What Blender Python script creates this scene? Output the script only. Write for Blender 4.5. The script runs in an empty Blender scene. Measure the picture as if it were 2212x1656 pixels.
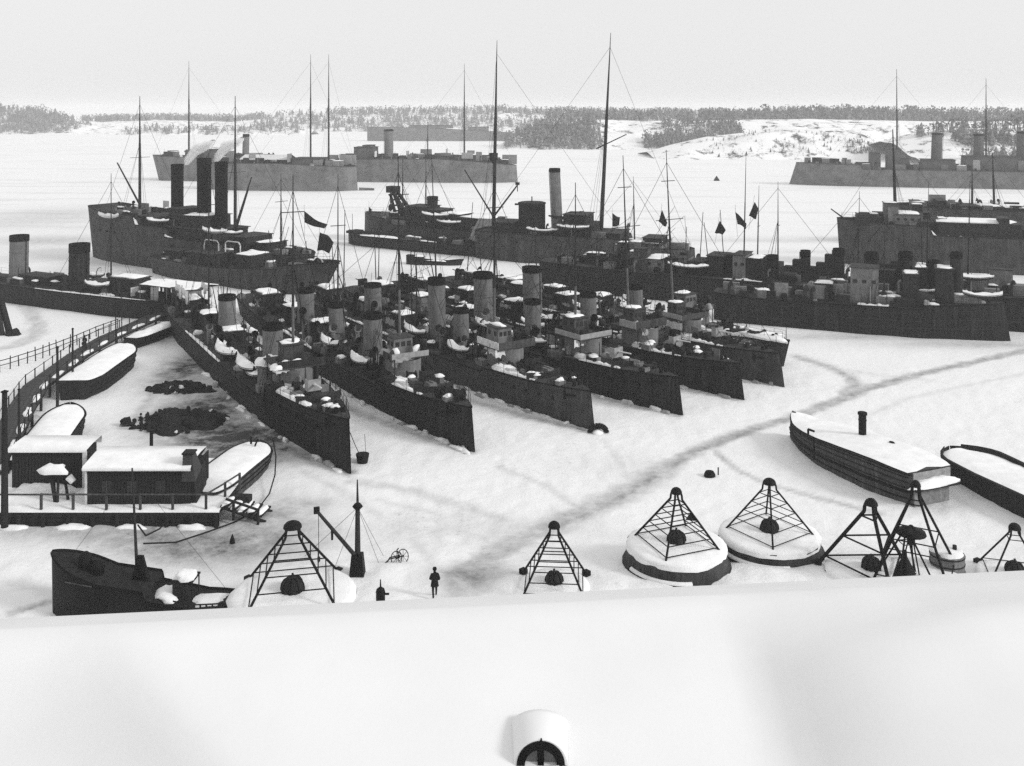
import bpy, math, random
import numpy as np
from mathutils import Vector, noise as mnoise

# ---------------------------------------------------------------- camera, sky, sun, exposure
SC = bpy.context.scene
COL = SC.collection
CAM_H, FOC, HOR = 32.0, 2100.0, 240.0            # eye height in m, focal length and horizon row of a 2212 px wide plate
cam_d = bpy.data.cameras.new('camera')
cam = bpy.data.objects.new('camera', cam_d); COL.objects.link(cam)
cam.location = (0, 0, CAM_H); cam.rotation_euler = (math.radians(90), 0, 0)
cam_d.sensor_fit = 'HORIZONTAL'; cam_d.sensor_width = 36.0
cam_d.lens = 36.0 * FOC / 2212.0
cam_d.shift_y = -(828.0 - HOR) / 2212.0
cam_d.clip_start = 0.5; cam_d.clip_end = 12000
SC.camera = cam

SUN_EL, SUN_AZ = math.radians(27), math.radians(112)      # azimuth from +Y towards +X
world = bpy.data.worlds.new('World'); SC.world = world; world.use_nodes = True
wn = world.node_tree; wn.nodes.clear()
sky = wn.nodes.new('ShaderNodeTexSky'); sky.sky_type = 'NISHITA'; sky.sun_disc = False
sky.sun_elevation = SUN_EL; sky.sun_rotation = SUN_AZ
sky.air_density = 1.0; sky.dust_density = 3.0; sky.ozone_density = 1.0
bw = wn.nodes.new('ShaderNodeRGBToBW'); bg = wn.nodes.new('ShaderNodeBackground'); wo = wn.nodes.new('ShaderNodeOutputWorld')
mixw = wn.nodes.new('ShaderNodeMix'); mixw.data_type = 'FLOAT'; mixw.inputs[0].default_value = 0.86; mixw.inputs[3].default_value = 5.3   # thin even overcast over the clear sky
wn.links.new(sky.outputs[0], bw.inputs[0]); wn.links.new(bw.outputs[0], mixw.inputs[2]); wn.links.new(mixw.outputs[0], bg.inputs[0]); wn.links.new(bg.outputs[0], wo.inputs[0])
bg.inputs[1].default_value = 0.13

sun_d = bpy.data.lights.new('sun', 'SUN'); sun_d.energy = 1.5; sun_d.angle = math.radians(12); sun_d.color = (1, 1, 1)
sun = bpy.data.objects.new('sun', sun_d); COL.objects.link(sun)
_sd = Vector((math.sin(SUN_AZ) * math.cos(SUN_EL), math.cos(SUN_AZ) * math.cos(SUN_EL), math.sin(SUN_EL)))
sun.rotation_euler = _sd.to_track_quat('Z', 'Y').to_euler(); sun.location = (0, 0, 300)

vs = SC.view_settings
vs.view_transform = 'Standard'; vs.look = 'None'; vs.gamma = 1.0; vs.use_curve_mapping = False
vs.exposure = 0.36
SC.cycles.use_denoising = False
SC.cycles.max_bounces = 5; SC.cycles.diffuse_bounces = 2; SC.cycles.glossy_bounces = 1
SC.cycles.volume_bounces = 3; SC.cycles.transparent_max_bounces = 8

RND = random.Random(7)

# ---------------------------------------------------------------- measuring helpers
def at(x, y, z=0.0):
    """ground point of the survey plate at height z"""
    Y = FOC * (CAM_H - z) / (y - HOR)
    return ((x - 1106.0) * Y / FOC, Y)
def zof(y, Y): return CAM_H - (y - HOR) * Y / FOC
def xof(x, Y): return (x - 1106.0) * Y / FOC

# ---------------------------------------------------------------- materials
MATS = {}
def mat(name, base, var=0.35, rough=0.8, scale=1.5, streak=0.0, bump=0.25, light=None, metallic=0.0):
    """grey procedural surface: blotches, optional vertical run-off streaks, fine grain relief"""
    m = bpy.data.materials.new(name); m.use_nodes = True
    nt = m.node_tree; N = nt.nodes; Lk = nt.links
    b = N['Principled BSDF']
    b.inputs['Roughness'].default_value = rough; b.inputs['Metallic'].default_value = metallic
    b.inputs['Specular IOR Level'].default_value = 0.1
    tc = N.new('ShaderNodeTexCoord')
    n1 = N.new('ShaderNodeTexNoise'); n1.inputs['Scale'].default_value = scale; n1.inputs['Detail'].default_value = 6; n1.inputs['Roughness'].default_value = 0.65
    Lk.new(tc.outputs['Object'], n1.inputs['Vector'])
    r = N.new('ShaderNodeMapRange'); r.inputs[1].default_value = 0.25; r.inputs[2].default_value = 0.75
    r.inputs[3].default_value = max(0.0, base * (1 - var)); r.inputs[4].default_value = min(0.97, base * (1 + var))
    Lk.new(n1.outputs['Fac'], r.inputs[0])
    out = r.outputs[0]
    if streak > 0:
        mp = N.new('ShaderNodeMapping'); mp.inputs['Scale'].default_value = (2.2, 2.2, 0.12)
        Lk.new(tc.outputs['Object'], mp.inputs['Vector'])
        n2 = N.new('ShaderNodeTexNoise'); n2.inputs['Scale'].default_value = 1.6; n2.inputs['Detail'].default_value = 4
        Lk.new(mp.outputs[0], n2.inputs['Vector'])
        r2 = N.new('ShaderNodeMapRange'); r2.inputs[1].default_value = 0.48; r2.inputs[2].default_value = 0.75
        r2.inputs[3].default_value = 0.0; r2.inputs[4].default_value = streak
        Lk.new(n2.outputs['Fac'], r2.inputs[0])
        ad = N.new('ShaderNodeMath'); ad.operation = 'ADD'; Lk.new(out, ad.inputs[0]); Lk.new(r2.outputs[0], ad.inputs[1]); out = ad.outputs[0]
    Lk.new(out, b.inputs['Base Color'])
    n3 = N.new('ShaderNodeTexNoise'); n3.inputs['Scale'].default_value = 9; n3.inputs['Detail'].default_value = 5
    Lk.new(tc.outputs['Object'], n3.inputs['Vector'])
    bp = N.new('ShaderNodeBump'); bp.inputs['Strength'].default_value = bump; bp.inputs['Distance'].default_value = 0.05
    Lk.new(n3.outputs['Fac'], bp.inputs['Height']); Lk.new(bp.outputs[0], b.inputs['Normal'])
    MATS[name] = m
    return m

mat('hull_black', 0.009, 0.5, 0.6, 0.5, 0.006)
mat('hull_dark', 0.013, 0.5, 0.6, 0.5, 0.022)
mat('hull_mid', 0.04, 0.7, 0.65, 0.5, 0.035)
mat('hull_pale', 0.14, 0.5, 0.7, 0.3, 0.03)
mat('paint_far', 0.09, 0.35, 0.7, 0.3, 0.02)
mat('iron', 0.02, 0.6, 0.7, 2.0)
mat('iron_black', 0.006, 0.5, 0.6, 2.0)
mat('mast_wood', 0.025, 0.5, 0.7, 3.0)
mat('mast_pale', 0.1, 0.4, 0.7, 3.0)
mat('paint_grey', 0.15, 0.35, 0.7, 1.2, 0.06)
mat('paint_funnel', 0.13, 0.3, 0.6, 1.0, 0.05)
mat('paint_dark', 0.019, 0.5, 0.7, 1.2, 0.02)
mat('deck', 0.045, 0.6, 0.85, 1.2)
mat('soot', 0.008, 0.5, 0.9, 2.0)
mat('canvas', 0.62, 0.25, 0.95, 1.5)
mat('canvas_grey', 0.3, 0.35, 0.95, 1.5)
mat('flag_cloth', 0.018, 0.3, 0.95, 2.0)
mat('wood_dark', 0.017, 0.5, 0.85, 2.5, 0.012)
mat('wood_mid', 0.05, 0.45, 0.85, 2.5, 0.05)
mat('wood_grey', 0.2, 0.4, 0.85, 2.5, 0.06)
mat('rope', 0.015, 0.4, 0.95, 4.0)
mat('coal', 0.016, 0.6, 0.9, 1.5, 0.0, 0.8)
mat('cloth_dark', 0.012, 0.4, 0.95, 5.0)
mat('cloth_mid', 0.025, 0.4, 0.95, 5.0)
mat('skin', 0.25, 0.1, 0.7, 5.0)
mat('glass_dark', 0.03, 0.2, 0.15, 2.0)
mat('brick', 0.05, 0.4, 0.9, 4.0)
mat('snow', 0.85, 0.12, 0.9, 0.9, 0.0, 0.5)
mat('snow_roof', 0.77, 0.03, 0.9, 0.3, 0.0, 0.06)
mat('snow_dirty', 0.62, 0.3, 0.9, 0.8, 0.0, 0.6)
mat('conifer', 0.17, 0.9, 0.95, 0.7)   # dark needles dusted with snow, paled to stand in for distance haze
mat('rock', 0.10, 0.5, 0.95, 0.05)

# ---------------------------------------------------------------- mesh collecting
class MB:
    def __init__(s): s.v = []; s.f = []; s.sm = []
    def add(s, vs, fs, smooth=False):
        o = len(s.v); s.v += [tuple(p) for p in vs]
        for f in fs: s.f.append(tuple(i + o for i in f)); s.sm.append(smooth)
        return s
    def box(s, c, d, rz=0.0, taper=1.0):
        x, y, z = d[0] / 2, d[1] / 2, d[2] / 2; k = taper
        P = [(-x, -y, -z), (x, -y, -z), (x, y, -z), (-x, y, -z), (-x * k, -y * k, z), (x * k, -y * k, z), (x * k, y * k, z), (-x * k, y * k, z)]
        ca, sa = math.cos(rz), math.sin(rz)
        P = [(c[0] + p[0] * ca - p[1] * sa, c[1] + p[0] * sa + p[1] * ca, c[2] + p[2]) for p in P]
        return s.add(P, [(3, 2, 1, 0), (4, 5, 6, 7), (0, 1, 5, 4), (1, 2, 6, 5), (2, 3, 7, 6), (3, 0, 4, 7)])
    def cyl(s, a, b, r0, r1=None, n=8, caps=True, smooth=True, squash=1.0):
        r1 = r0 if r1 is None else r1
        a, b = Vector(a), Vector(b); d = (b - a)
        if d.length < 1e-6: return s
        d.normalize()
        up = Vector((0, 0, 1)) if abs(d.z) < 0.95 else Vector((1, 0, 0))
        u = d.cross(up).normalized(); w = d.cross(u).normalized()
        if abs(d.z) >= 0.95: u, w = Vector((1, 0, 0)), Vector((0, 1 if d.z > 0 else -1, 0))
        V = []
        for p, r in ((a, r0), (b, r1)):
            for i in range(n):
                t = 2 * math.pi * i / n
                V.append(p + u * (math.cos(t) * r) + w * (math.sin(t) * r * squash))
        F = [(i, (i + 1) % n, n + (i + 1) % n, n + i) for i in range(n)]
        s.add(V, F, smooth)
        if caps:
            s.add(V[:n], [tuple(range(n - 1, -1, -1))]); s.add(V[n:], [tuple(range(n))])
        return s
    def tube(s, pts, r, n=5):
        for a, b in zip(pts[:-1], pts[1:]): s.cyl(a, b, r, r, n, False)
        return s
    def loft(s, rings, closed=False, smooth=True, cap=False):
        n = len(rings[0]); V = [p for r in rings for p in r]; F = []
        m = n if closed else n - 1
        for i in range(len(rings) - 1):
            for j in range(m):
                k = (j + 1) % n
                F.append((i * n + j, i * n + k, (i + 1) * n + k, (i + 1) * n + j))
        s.add(V, F, smooth)
        if cap:
            s.add(rings[0], [tuple(range(n - 1, -1, -1))]); s.add(rings[-1], [tuple(range(n))])
        return s
    def lathe(s, c, prof, n=16, smooth=True, a0=0.0):
        rings = [[(c[0] + r * math.cos(a0 + 2 * math.pi * i / n), c[1] + r * math.sin(a0 + 2 * math.pi * i / n), c[2] + z) for i in range(n)] for r, z in prof]
        s.loft(rings, True, smooth)
        if prof[-1][0] > 1e-4: s.add(rings[-1], [tuple(range(n))])
        return s
    def lump(s, c, d, rz=0.0, seed=0.0, n=10, m=4, rag=0.30, e=0.8):
        """a low heap with a ragged outline, flat underneath"""
        ca, sa = math.cos(rz), math.sin(rz); rings = []
        for j in range(m + 1):
            t = j / m; rr = math.cos(t * math.pi / 2) ** 0.7 if j < m else 0.02; zz = math.sin(t * math.pi / 2)
            ring = []
            for i in range(n):
                a = 2 * math.pi * i / n
                k = 1 + rag * mnoise.noise((math.cos(a) * 1.7 + seed * 3.1, math.sin(a) * 1.7 + seed, t * 1.5)) * 1.8
                cx = math.copysign(abs(math.cos(a)) ** e, math.cos(a)); sy = math.copysign(abs(math.sin(a)) ** e, math.sin(a))
                x, y = cx * d[0] / 2 * rr * k, sy * d[1] / 2 * rr * k
                ring.append((c[0] + x * ca - y * sa, c[1] + x * sa + y * ca, c[2] + zz * d[2] * (0.8 + 0.4 * k * (1 - t) + 0.2 * t) * (1 + .5 * mnoise.noise((x * 1.3 + seed, y * 1.3, seed))) - 0.02 * (1 - t)))
            rings.append(ring)
        s.loft(rings, True, True)
        s.add(rings[-1], [tuple(range(n))], True)
        return s
    def build(s, name, m, parent=None, label=None):
        me = bpy.data.meshes.new(name); me.from_pydata(s.v, [], s.f)
        me.materials.append(MATS[m] if isinstance(m, str) else m)
        me.polygons.foreach_set('use_smooth', s.sm); me.update()
        o = bpy.data.objects.new(name, me); COL.objects.link(o)
        if parent is not None: o.parent = parent
        if label: o['label'] = label
        return o

def B(c, d, rz=0.0, taper=1.0): return MB().box(c, d, rz, taper)
def C(a, b, r0, r1=None, n=8, **k): return MB().cyl(a, b, r0, r1, n, **k)
def tag(o, label, cat, group=None, kind=None):
    o['label'] = label; o['category'] = cat
    if group: o['group'] = group
    if kind: o['kind'] = kind
    return o
def empty(name, loc, rz=0.0):
    o = bpy.data.objects.new(name, None); COL.objects.link(o); o.location = loc; o.rotation_euler = (0, 0, rz); o.empty_display_size = 1
    return o
def copy_tree(o, parent=None):
    c = o.copy(); COL.objects.link(c); c.parent = parent
    for ch in list(o.children): copy_tree(ch, c)
    return c
# ---------------------------------------------------------------- the setting: ice, shores
TRACKS_AND_SHADE = [
    ([(752, 1020), (620, 968), (540, 932)], .7, .5), ([(1018, 976), (880, 930), (770, 890), (700, 850)], .6, .45), ([(1275, 931), (1120, 895), (1010, 864)], .5, .4), ([(1465, 899), (1290, 857)], .5, .4), ([(1597, 865), (1480, 838)], .5, .4),  # hull shade painted into the ice along the destroyers' waterlines
    ([(2260, 800), (2100, 830), (1960, 860), (1860, 905)], .4, .12), ([(1080, 1010), (1180, 1050), (1260, 1105)], .4, .2), ([(820, 1080), (940, 1110), (1040, 1160), (1080, 1210)], .4, .16), ([(640, 1010), (720, 1050), (800, 1100), (900, 1180), (930, 1250)], .4, .14), ([(1300, 950), (1340, 1000), (1360, 1050)], .3, .14),  # trodden and driven tracks, dirty slush, painted hull shade: (points on the plate, width m, strength)
    ([(2260, 748), (2120, 778), (1990, 808), (1880, 838), (1800, 868), (1705, 905), (1600, 936), (1500, 975), (1420, 1022), (1330, 1078), (1250, 1112)], .75, .50),
    ([(1440, 1010), (1340, 1070), (1240, 1115), (1140, 1160), (1060, 1220), (1010, 1290), (990, 1330)], 1.3, .36),
    ([(1720, 770), (1790, 792), (1835, 815), (1848, 832), (1825, 852)], .75, .42),
    ([(1760, 790), (1900, 812), (2000, 822)], .8, .12),
    ([(1545, 975), (1590, 1015), (1660, 1046), (1760, 1075), (1900, 1110)], .35, .35),
    ([(760, 1040), (900, 1062), (1000, 1095), (1080, 1120), (1150, 1150)], .6, .22),
    ([(900, 1140), (1000, 1130), (1100, 1150)], 2.2, .16),
    ([(20, 640), (62, 668), (82, 700), (78, 725), (30, 748), (-20, 758)], 1.1, .32),
    ([(330, 838), (318, 870), (290, 905)], .5, .25),
    ([(30, 1325), (110, 1300), (160, 1285)], .35, .40),
    ([(20, 1255), (90, 1275), (140, 1300)], .5, .18),
]
BLOTS = [  # dark wet or swept patches, and a painted stern shadow: (x, y, rx m, ry m, strength)
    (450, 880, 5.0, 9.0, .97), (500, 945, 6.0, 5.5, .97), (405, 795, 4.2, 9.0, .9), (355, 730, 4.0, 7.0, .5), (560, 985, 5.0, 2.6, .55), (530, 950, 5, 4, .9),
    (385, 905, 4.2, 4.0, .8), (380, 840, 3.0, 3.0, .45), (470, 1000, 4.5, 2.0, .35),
    (520, 1180, 6.0, 3.6, .58), (380, 1175, 5.5, 3.2, .55), (600, 1110, 3.4, 4.6, .46), (250, 1150, 6.0, 2.2, .42), (80, 1150, 4.0, 2.0, .22), (700, 1150, 4.5, 3.0, .16),
    (690, 1085, 2.6, 1.2, .22), (1000, 1285, 2.2, 1.6, .42), (1060, 1275, 2.2, 1.6, .40), (1230, 1130, 3.2, 2.6, .14), (1340, 1010, 5.0, 3.4, .10),
    (90, 470, 26.0, 34.0, .26), (150, 520, 18.0, 12.0, .28), (60, 520, 14.0, 8.0, .2), (30, 560, 10, 8, .2), (220, 580, 10.0, 10.0, .32), (760, 600, 10.0, 10.0, .22), (870, 590, 9.0, 8.0, .15), (860, 530, 22, 7, .14),
    (1560, 520, 44.0, 4.0, .16), (1700, 545, 30.0, 3.0, .14), (1600, 575, 20.0, 5.0, .12), (1900, 515, 60, 6, .10),
    (1900, 728, 22.0, 2.4, .32), (2150, 745, 16.0, 2.0, .35), (1600, 690, 3.0, 1.2, .5),  # dark strips along the torpedo boat's hull, last its painted stern shadow
    (1800, 1010, 4.0, 2.0, .14), (2040, 1090, 3.0, 2.0, .2),
]
def build_ice():
    Ys = []; y = -60.0
    while y < 44: Ys.append(y); y += 6
    y = 44.0
    while y < 5200:
        Ys.append(y); y += max(0.45, 0.0085 * (y - 20)) if y < 420 else 0.06 * y
    us = np.concatenate([np.linspace(-1.6, -0.62, 14)[:-1], np.linspace(-0.62, 0.62, 330), np.linspace(0.62, 1.6, 14)[1:]])
    Y = np.array(Ys)[:, None] * np.ones((1, len(us)))
    X = us[None, :] * np.maximum(Y, 44.0)
    Xf, Yf = X.ravel(), Y.ravel()
    dirt_shade = np.zeros_like(Xf)  # ice darkening: trodden slush together with painted hull shade
    wob = np.array([mnoise.noise((a * .55, b * .55, 3)) + .6 * mnoise.noise((a * 1.7, b * 1.7, 8)) if 50 < b < 260 and abs(a) < 90 else 0 for a, b in zip(Xf, Yf)])
    for pts, w, k in TRACKS_AND_SHADE:
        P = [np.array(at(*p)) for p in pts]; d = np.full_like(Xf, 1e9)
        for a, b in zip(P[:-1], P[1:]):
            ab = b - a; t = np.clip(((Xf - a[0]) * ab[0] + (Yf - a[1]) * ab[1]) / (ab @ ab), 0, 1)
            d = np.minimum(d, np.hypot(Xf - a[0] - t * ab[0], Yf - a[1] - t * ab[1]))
        dirt_shade = np.maximum(dirt_shade, k * (1 + .35 * wob) * np.clip(1.6 - (d + wob * w * .7) / w, 0, 1))
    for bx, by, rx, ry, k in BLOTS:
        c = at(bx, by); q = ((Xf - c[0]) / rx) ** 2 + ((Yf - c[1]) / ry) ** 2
        dirt_shade = 1 - (1 - dirt_shade) * (1 - k * np.exp(-q * 1.1))
    u = Xf / np.maximum(Yf, 1)
    bank = np.clip((75 - Yf) / 13, 0, 1) * np.clip((u + 0.255) / 0.06, 0, 1); bank = bank * bank * (3 - 2 * bank)
    Z = np.zeros_like(Xf)
    for i in range(len(Xf)):
        if 40 < Yf[i] < 300 and abs(u[i]) < 0.7:
            Z[i] = 0.10 * mnoise.noise((Xf[i] * .22, Yf[i] * .22, 0)) + (0.09 * mnoise.noise((Xf[i] * .9, Yf[i] * .9, 4)) if Yf[i] < 120 else 0)
    Z += bank * (1.5 + 0.0) - 0.10 * dirt_shade
    Z = np.where(bank > .02, Z + bank * 0.35 * np.array([mnoise.noise((a * .33, b * .33, 9)) if b < 80 else 0 for a, b in zip(Xf, Yf)]), Z)
    nu, ny = len(us), len(Ys)
    F = [(i * nu + j, i * nu + j + 1, (i + 1) * nu + j + 1, (i + 1) * nu + j) for i in range(ny - 1) for j in range(nu - 1)]
    me = bpy.data.meshes.new('frozen_harbour'); me.from_pydata(np.stack([Xf, Yf, Z], 1).tolist(), [], F)
    me.polygons.foreach_set('use_smooth', [True] * len(F))
    at_ = me.attributes.new('slush_shade', 'FLOAT', 'POINT'); at_.data.foreach_set('value', dirt_shade.astype(np.float32))
    m = bpy.data.materials.new('snow_on_ice'); m.use_nodes = True; N = m.node_tree.nodes; Lk = m.node_tree.links; b = N['Principled BSDF']
    b.inputs['Roughness'].default_value = 0.85; b.inputs['Specular IOR Level'].default_value = 0.15
    g = N.new('ShaderNodeNewGeometry'); at2 = N.new('ShaderNodeAttribute'); at2.attribute_name = 'slush_shade'
    mp = N.new('ShaderNodeMapping'); mp.inputs['Scale'].default_value = (1, 1, 1); Lk.new(g.outputs['Position'], mp.inputs['Vector'])
    n1 = N.new('ShaderNodeTexNoise'); n1.inputs['Scale'].default_value = .55; n1.inputs['Detail'].default_value = 8; n1.inputs['Roughness'].default_value = .7; Lk.new(mp.outputs[0], n1.inputs['Vector'])
    mp2 = N.new('ShaderNodeMapping'); mp2.inputs['Scale'].default_value = (.012, .07, 1); Lk.new(g.outputs['Position'], mp2.inputs['Vector'])
    n2 = N.new('ShaderNodeTexNoise'); n2.inputs['Scale'].default_value = 1.0; n2.inputs['Detail'].default_value = 7; n2.inputs['Roughness'].default_value = .65; Lk.new(mp2.outputs[0], n2.inputs['Vector'])
    n4 = N.new('ShaderNodeTexNoise'); n4.inputs['Scale'].default_value = .09; n4.inputs['Detail'].default_value = 6; n4.inputs['Roughness'].default_value = .6; Lk.new(mp.outputs[0], n4.inputs['Vector'])
    def rng(src, a, b_, c, d):
        r = N.new('ShaderNodeMapRange'); r.inputs[1].default_value = a; r.inputs[2].default_value = b_; r.inputs[3].default_value = c; r.inputs[4].default_value = d; Lk.new(src, r.inputs[0]); return r.outputs[0]
    def op(o, a, b_):
        q = N.new('ShaderNodeMath'); q.operation = o; q.use_clamp = (o != 'MULTIPLY')
        for i, s in enumerate((a, b_)):
            if isinstance(s, (int, float)): q.inputs[i].default_value = s
            else: Lk.new(s, q.inputs[i])
        return q.outputs[0]
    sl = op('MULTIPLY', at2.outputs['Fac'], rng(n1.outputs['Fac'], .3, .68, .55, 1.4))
    swept = rng(n2.outputs['Fac'], .52, .74, 0, .22)
    sep = N.new('ShaderNodeSeparateXYZ'); Lk.new(g.outputs['Position'], sep.inputs[0])
    swept = op('MULTIPLY', swept, rng(sep.outputs[1], 150, 300, .15, 1.0))
    n5 = N.new('ShaderNodeTexNoise'); n5.inputs['Scale'].default_value = 1.6; n5.inputs['Detail'].default_value = 6; n5.inputs['Roughness'].default_value = .75; Lk.new(mp.outputs[0], n5.inputs['Vector'])
    spots = op('MULTIPLY', rng(n5.outputs['Fac'], .56, .72, 0, .5), rng(n4.outputs['Fac'], .47, .66, 0, 1))
    tot = op('ADD', op('ADD', sl, swept), spots)
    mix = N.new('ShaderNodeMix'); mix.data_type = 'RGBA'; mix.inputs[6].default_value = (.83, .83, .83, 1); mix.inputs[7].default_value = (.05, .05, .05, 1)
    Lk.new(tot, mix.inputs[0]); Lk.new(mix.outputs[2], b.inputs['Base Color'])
    bp = N.new('ShaderNodeBump'); bp.inputs['Strength'].default_value = .55; bp.inputs['Distance'].default_value = .35
    Lk.new(n1.outputs['Fac'], bp.inputs['Height']); Lk.new(bp.outputs[0], b.inputs['Normal'])
    me.materials.append(m); me.update()
    o = bpy.data.objects.new('frozen_harbour_ground', me); COL.objects.link(o); o['kind'] = 'structure'
    return o
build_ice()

def hill_mat():
    m = bpy.data.materials.new('snowy_rock'); m.use_nodes = True; N = m.node_tree.nodes; Lk = m.node_tree.links; b = N['Principled BSDF']
    b.inputs['Roughness'].default_value = .95; b.inputs['Specular IOR Level'].default_value = .1
    g = N.new('ShaderNodeNewGeometry')
    n = N.new('ShaderNodeTexNoise'); n.inputs['Scale'].default_value = .085; n.inputs['Detail'].default_value = 8; n.inputs['Roughness'].default_value = .72; Lk.new(g.outputs['Position'], n.inputs['Vector'])
    r = N.new('ShaderNodeMapRange'); r.inputs[1].default_value = .535; r.inputs[2].default_value = .62; r.inputs[3].default_value = .85; r.inputs[4].default_value = .07; Lk.new(n.outputs['Fac'], r.inputs[0])
    Lk.new(r.outputs[0], b.inputs['Base Color']); MATS['snowy_rock'] = m
hill_mat()

def hill(name, ridge, depth0, depth1, seed, rough=.10):
    """ridge: list of (plate x, plate y of the skyline); the slope rises from the ice at depth0 to the ridge at depth1"""
    xs = [p[0] for p in ridge]; ys = [p[1] for p in ridge]
    n, m = 90, 12; rings = []; top = []
    for i in range(n):
        px = xs[0] + (xs[-1] - xs[0]) * i / (n - 1); py = float(np.interp(px, xs, ys))
        zt = max(.3, zof(py, depth1)); ring = []
        for j in range(m + 1):
            t = j / m; Y = depth0 + (depth1 - depth0) * t + 12 * mnoise.noise((px * .012, seed, 2.2)) * (1 - t)
            z = zt * math.sin(t * math.pi / 2) ** 1.1
            X = xof(px, depth1)
            z += zt * rough * mnoise.noise((X * .035, Y * .05, seed)) * math.sin(t * math.pi) * 2
            ring.append((X, Y, z - .3))
        for t in (.5, 1): ring.append((xof(px, depth1), depth1 + (depth1 - depth0) * t, zt * (1 - t) - .3))
        rings.append(ring); top.append(ring)
    o = MB().loft(rings).build(name, 'snowy_rock'); o['kind'] = 'structure'
    return top, m

def wood(name, label, hl, spans, seed, size, count):
    """a far wood on a hill: spans of (i0, i1, t0, t1) over the hill's grid; one mass"""
    rings, m = hl; r = random.Random(seed); mb = MB()
    for k in range(count):
        i0, i1, t0, t1 = r.choice(spans)
        fi = r.uniform(i0, i1) * (len(rings) - 2); i = int(fi); a = fi - i
        ft = r.uniform(t0, t1) * (m - 1); j = int(ft); c = ft - j
        def L(p, q, w): return [p[e] + (q[e] - p[e]) * w for e in range(3)]
        p = L(L(rings[i][j], rings[i][j + 1], c), L(rings[i + 1][j], rings[i + 1][j + 1], c), a)
        h = size * r.uniform(.55, 1.25); w = h * r.uniform(.22, .42); a0 = r.uniform(0, 6.28); lean = r.uniform(-.06, .06) * h
        if r.random() < .30:      # spruce: three ragged skirts
            for q in range(3):
                zb = h * (.12 + .26 * q); zt = h * (.55 + .225 * q); rr = w * (1 - .27 * q)
                V = [(p[0] + rr * math.cos(a0 + 1.047 * e + q) * r.uniform(.7, 1.2), p[1] + rr * math.sin(a0 + 1.047 * e + q) * r.uniform(.7, 1.2), p[2] + zb) for e in range(6)] + [(p[0] + lean, p[1], p[2] + zt)]
                mb.add(V, [(e, (e + 1) % 6, 6) for e in range(6)])
        else:                      # bare bushy crown: loose plates
            mb.cyl((p[0], p[1], p[2]), (p[0], p[1], p[2] + h * .6), w * .10, w * .04, 4, False)
            for q in range(9):
                c0 = (p[0] + r.gauss(0, w * .5), p[1] + r.gauss(0, w * .5), p[2] + h * r.uniform(.35, 1.0)); e = w * .42
                V = [(c0[0] + r.uniform(-e, e), c0[1] + r.uniform(-e, e), c0[2] + r.uniform(-e, e)) for _ in range(4)]
                mb.add(V, [(0, 1, 2), (0, 2, 3)])
    o = mb.build(name, 'conifer'); tag(o, label, 'wood', None, 'stuff')
    return o

h1 = hill('far_headland_hill', [(-260, 240), (-60, 226), (20, 236), (100, 240), (170, 262), (230, 278), (330, 285)], 1330, 1420, 1.0)
wood('far_wood', 'pale grey wood on the low headland beyond the ice at left', h1, [(.2, .5, .15, .98), (.45, .8, .1, .95), (.55, .72, .0, .9)], 3, 9, 1100)
h2 = hill('far_ridge_hill', [(160, 262), (380, 258), (520, 262), (640, 247), (800, 243), (930, 241), (1060, 240), (1200, 243), (1350, 246), (1560, 246)], 1500, 1640, 2.0)
wood('ridge_wood', 'long faint wood along the far shore behind the distant ships', h2, [(.3, 1, .1, 1), (.02, .3, .85, 1), (.4, 1, .7, 1), (.32, 1, .0, .5)], 4, 10, 3000)
h2b = hill('low_islet_hill', [(255, 283), (330, 276), (420, 276), (520, 279), (600, 273), (680, 280)], 1280, 1310, 8.0)
wood('islet_wood', 'thin strip of faint trees on a low islet behind the three funnelled ship', h2b, [(.05, .95, .1, .9)], 14, 7, 260)
h3 = hill('mid_shore_hill', [(1090, 305), (1150, 275), (1230, 262), (1300, 258), (1400, 262), (1480, 262), (1640, 258), (1800, 258), (2000, 262), (2300, 262)], 800, 900, 3.0)
wood('shore_wood', 'grey wooded slope at the waterside behind the tall raked mast', h3, [(.0, .16, .05, 1), (.04, .16, .0, .8), (.27, .40, .15, .75), (.23, .32, .0, .25)], 5, 8, 1250)
h3b = hill('shore_ridge_hill', [(1180, 252), (1300, 250), (1500, 252), (1640, 248), (1800, 246), (2000, 250), (2300, 254)], 960, 1040, 6.0)
wood('skyline_wood', 'dark band of trees along the skyline above the snowy island', h3b, [(.0, 1, .6, 1), (.3, 1, .4, 1)], 15, 9, 2400)
h4 = hill('snowy_island_hill', [(1395, 328), (1450, 312), (1520, 296), (1600, 287), (1680, 280), (1760, 279), (1830, 283), (1900, 298), (1960, 312), (2040, 318), (2200, 325)], 640, 690, 4.0, .16)
wood('island_bushes', 'scattered dark bushes and rocks on the snowy island', h4, [(.15, .7, .1, .8), (.5, .62, .2, .5)], 6, 2.4, 420)
h5 = hill('wooded_point_hill', [(1900, 305), (1960, 290), (2060, 278), (2160, 276), (2260, 274), (2420, 270)], 560, 640, 5.0)
wood('point_wood', 'nearer dark trees on the snowy point behind the big ships at right', h5, [(.12, 1, .8, 1), (.2, .7, .35, .62), (.12, 1, .0, .22)], 7, 8, 620)

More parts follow.
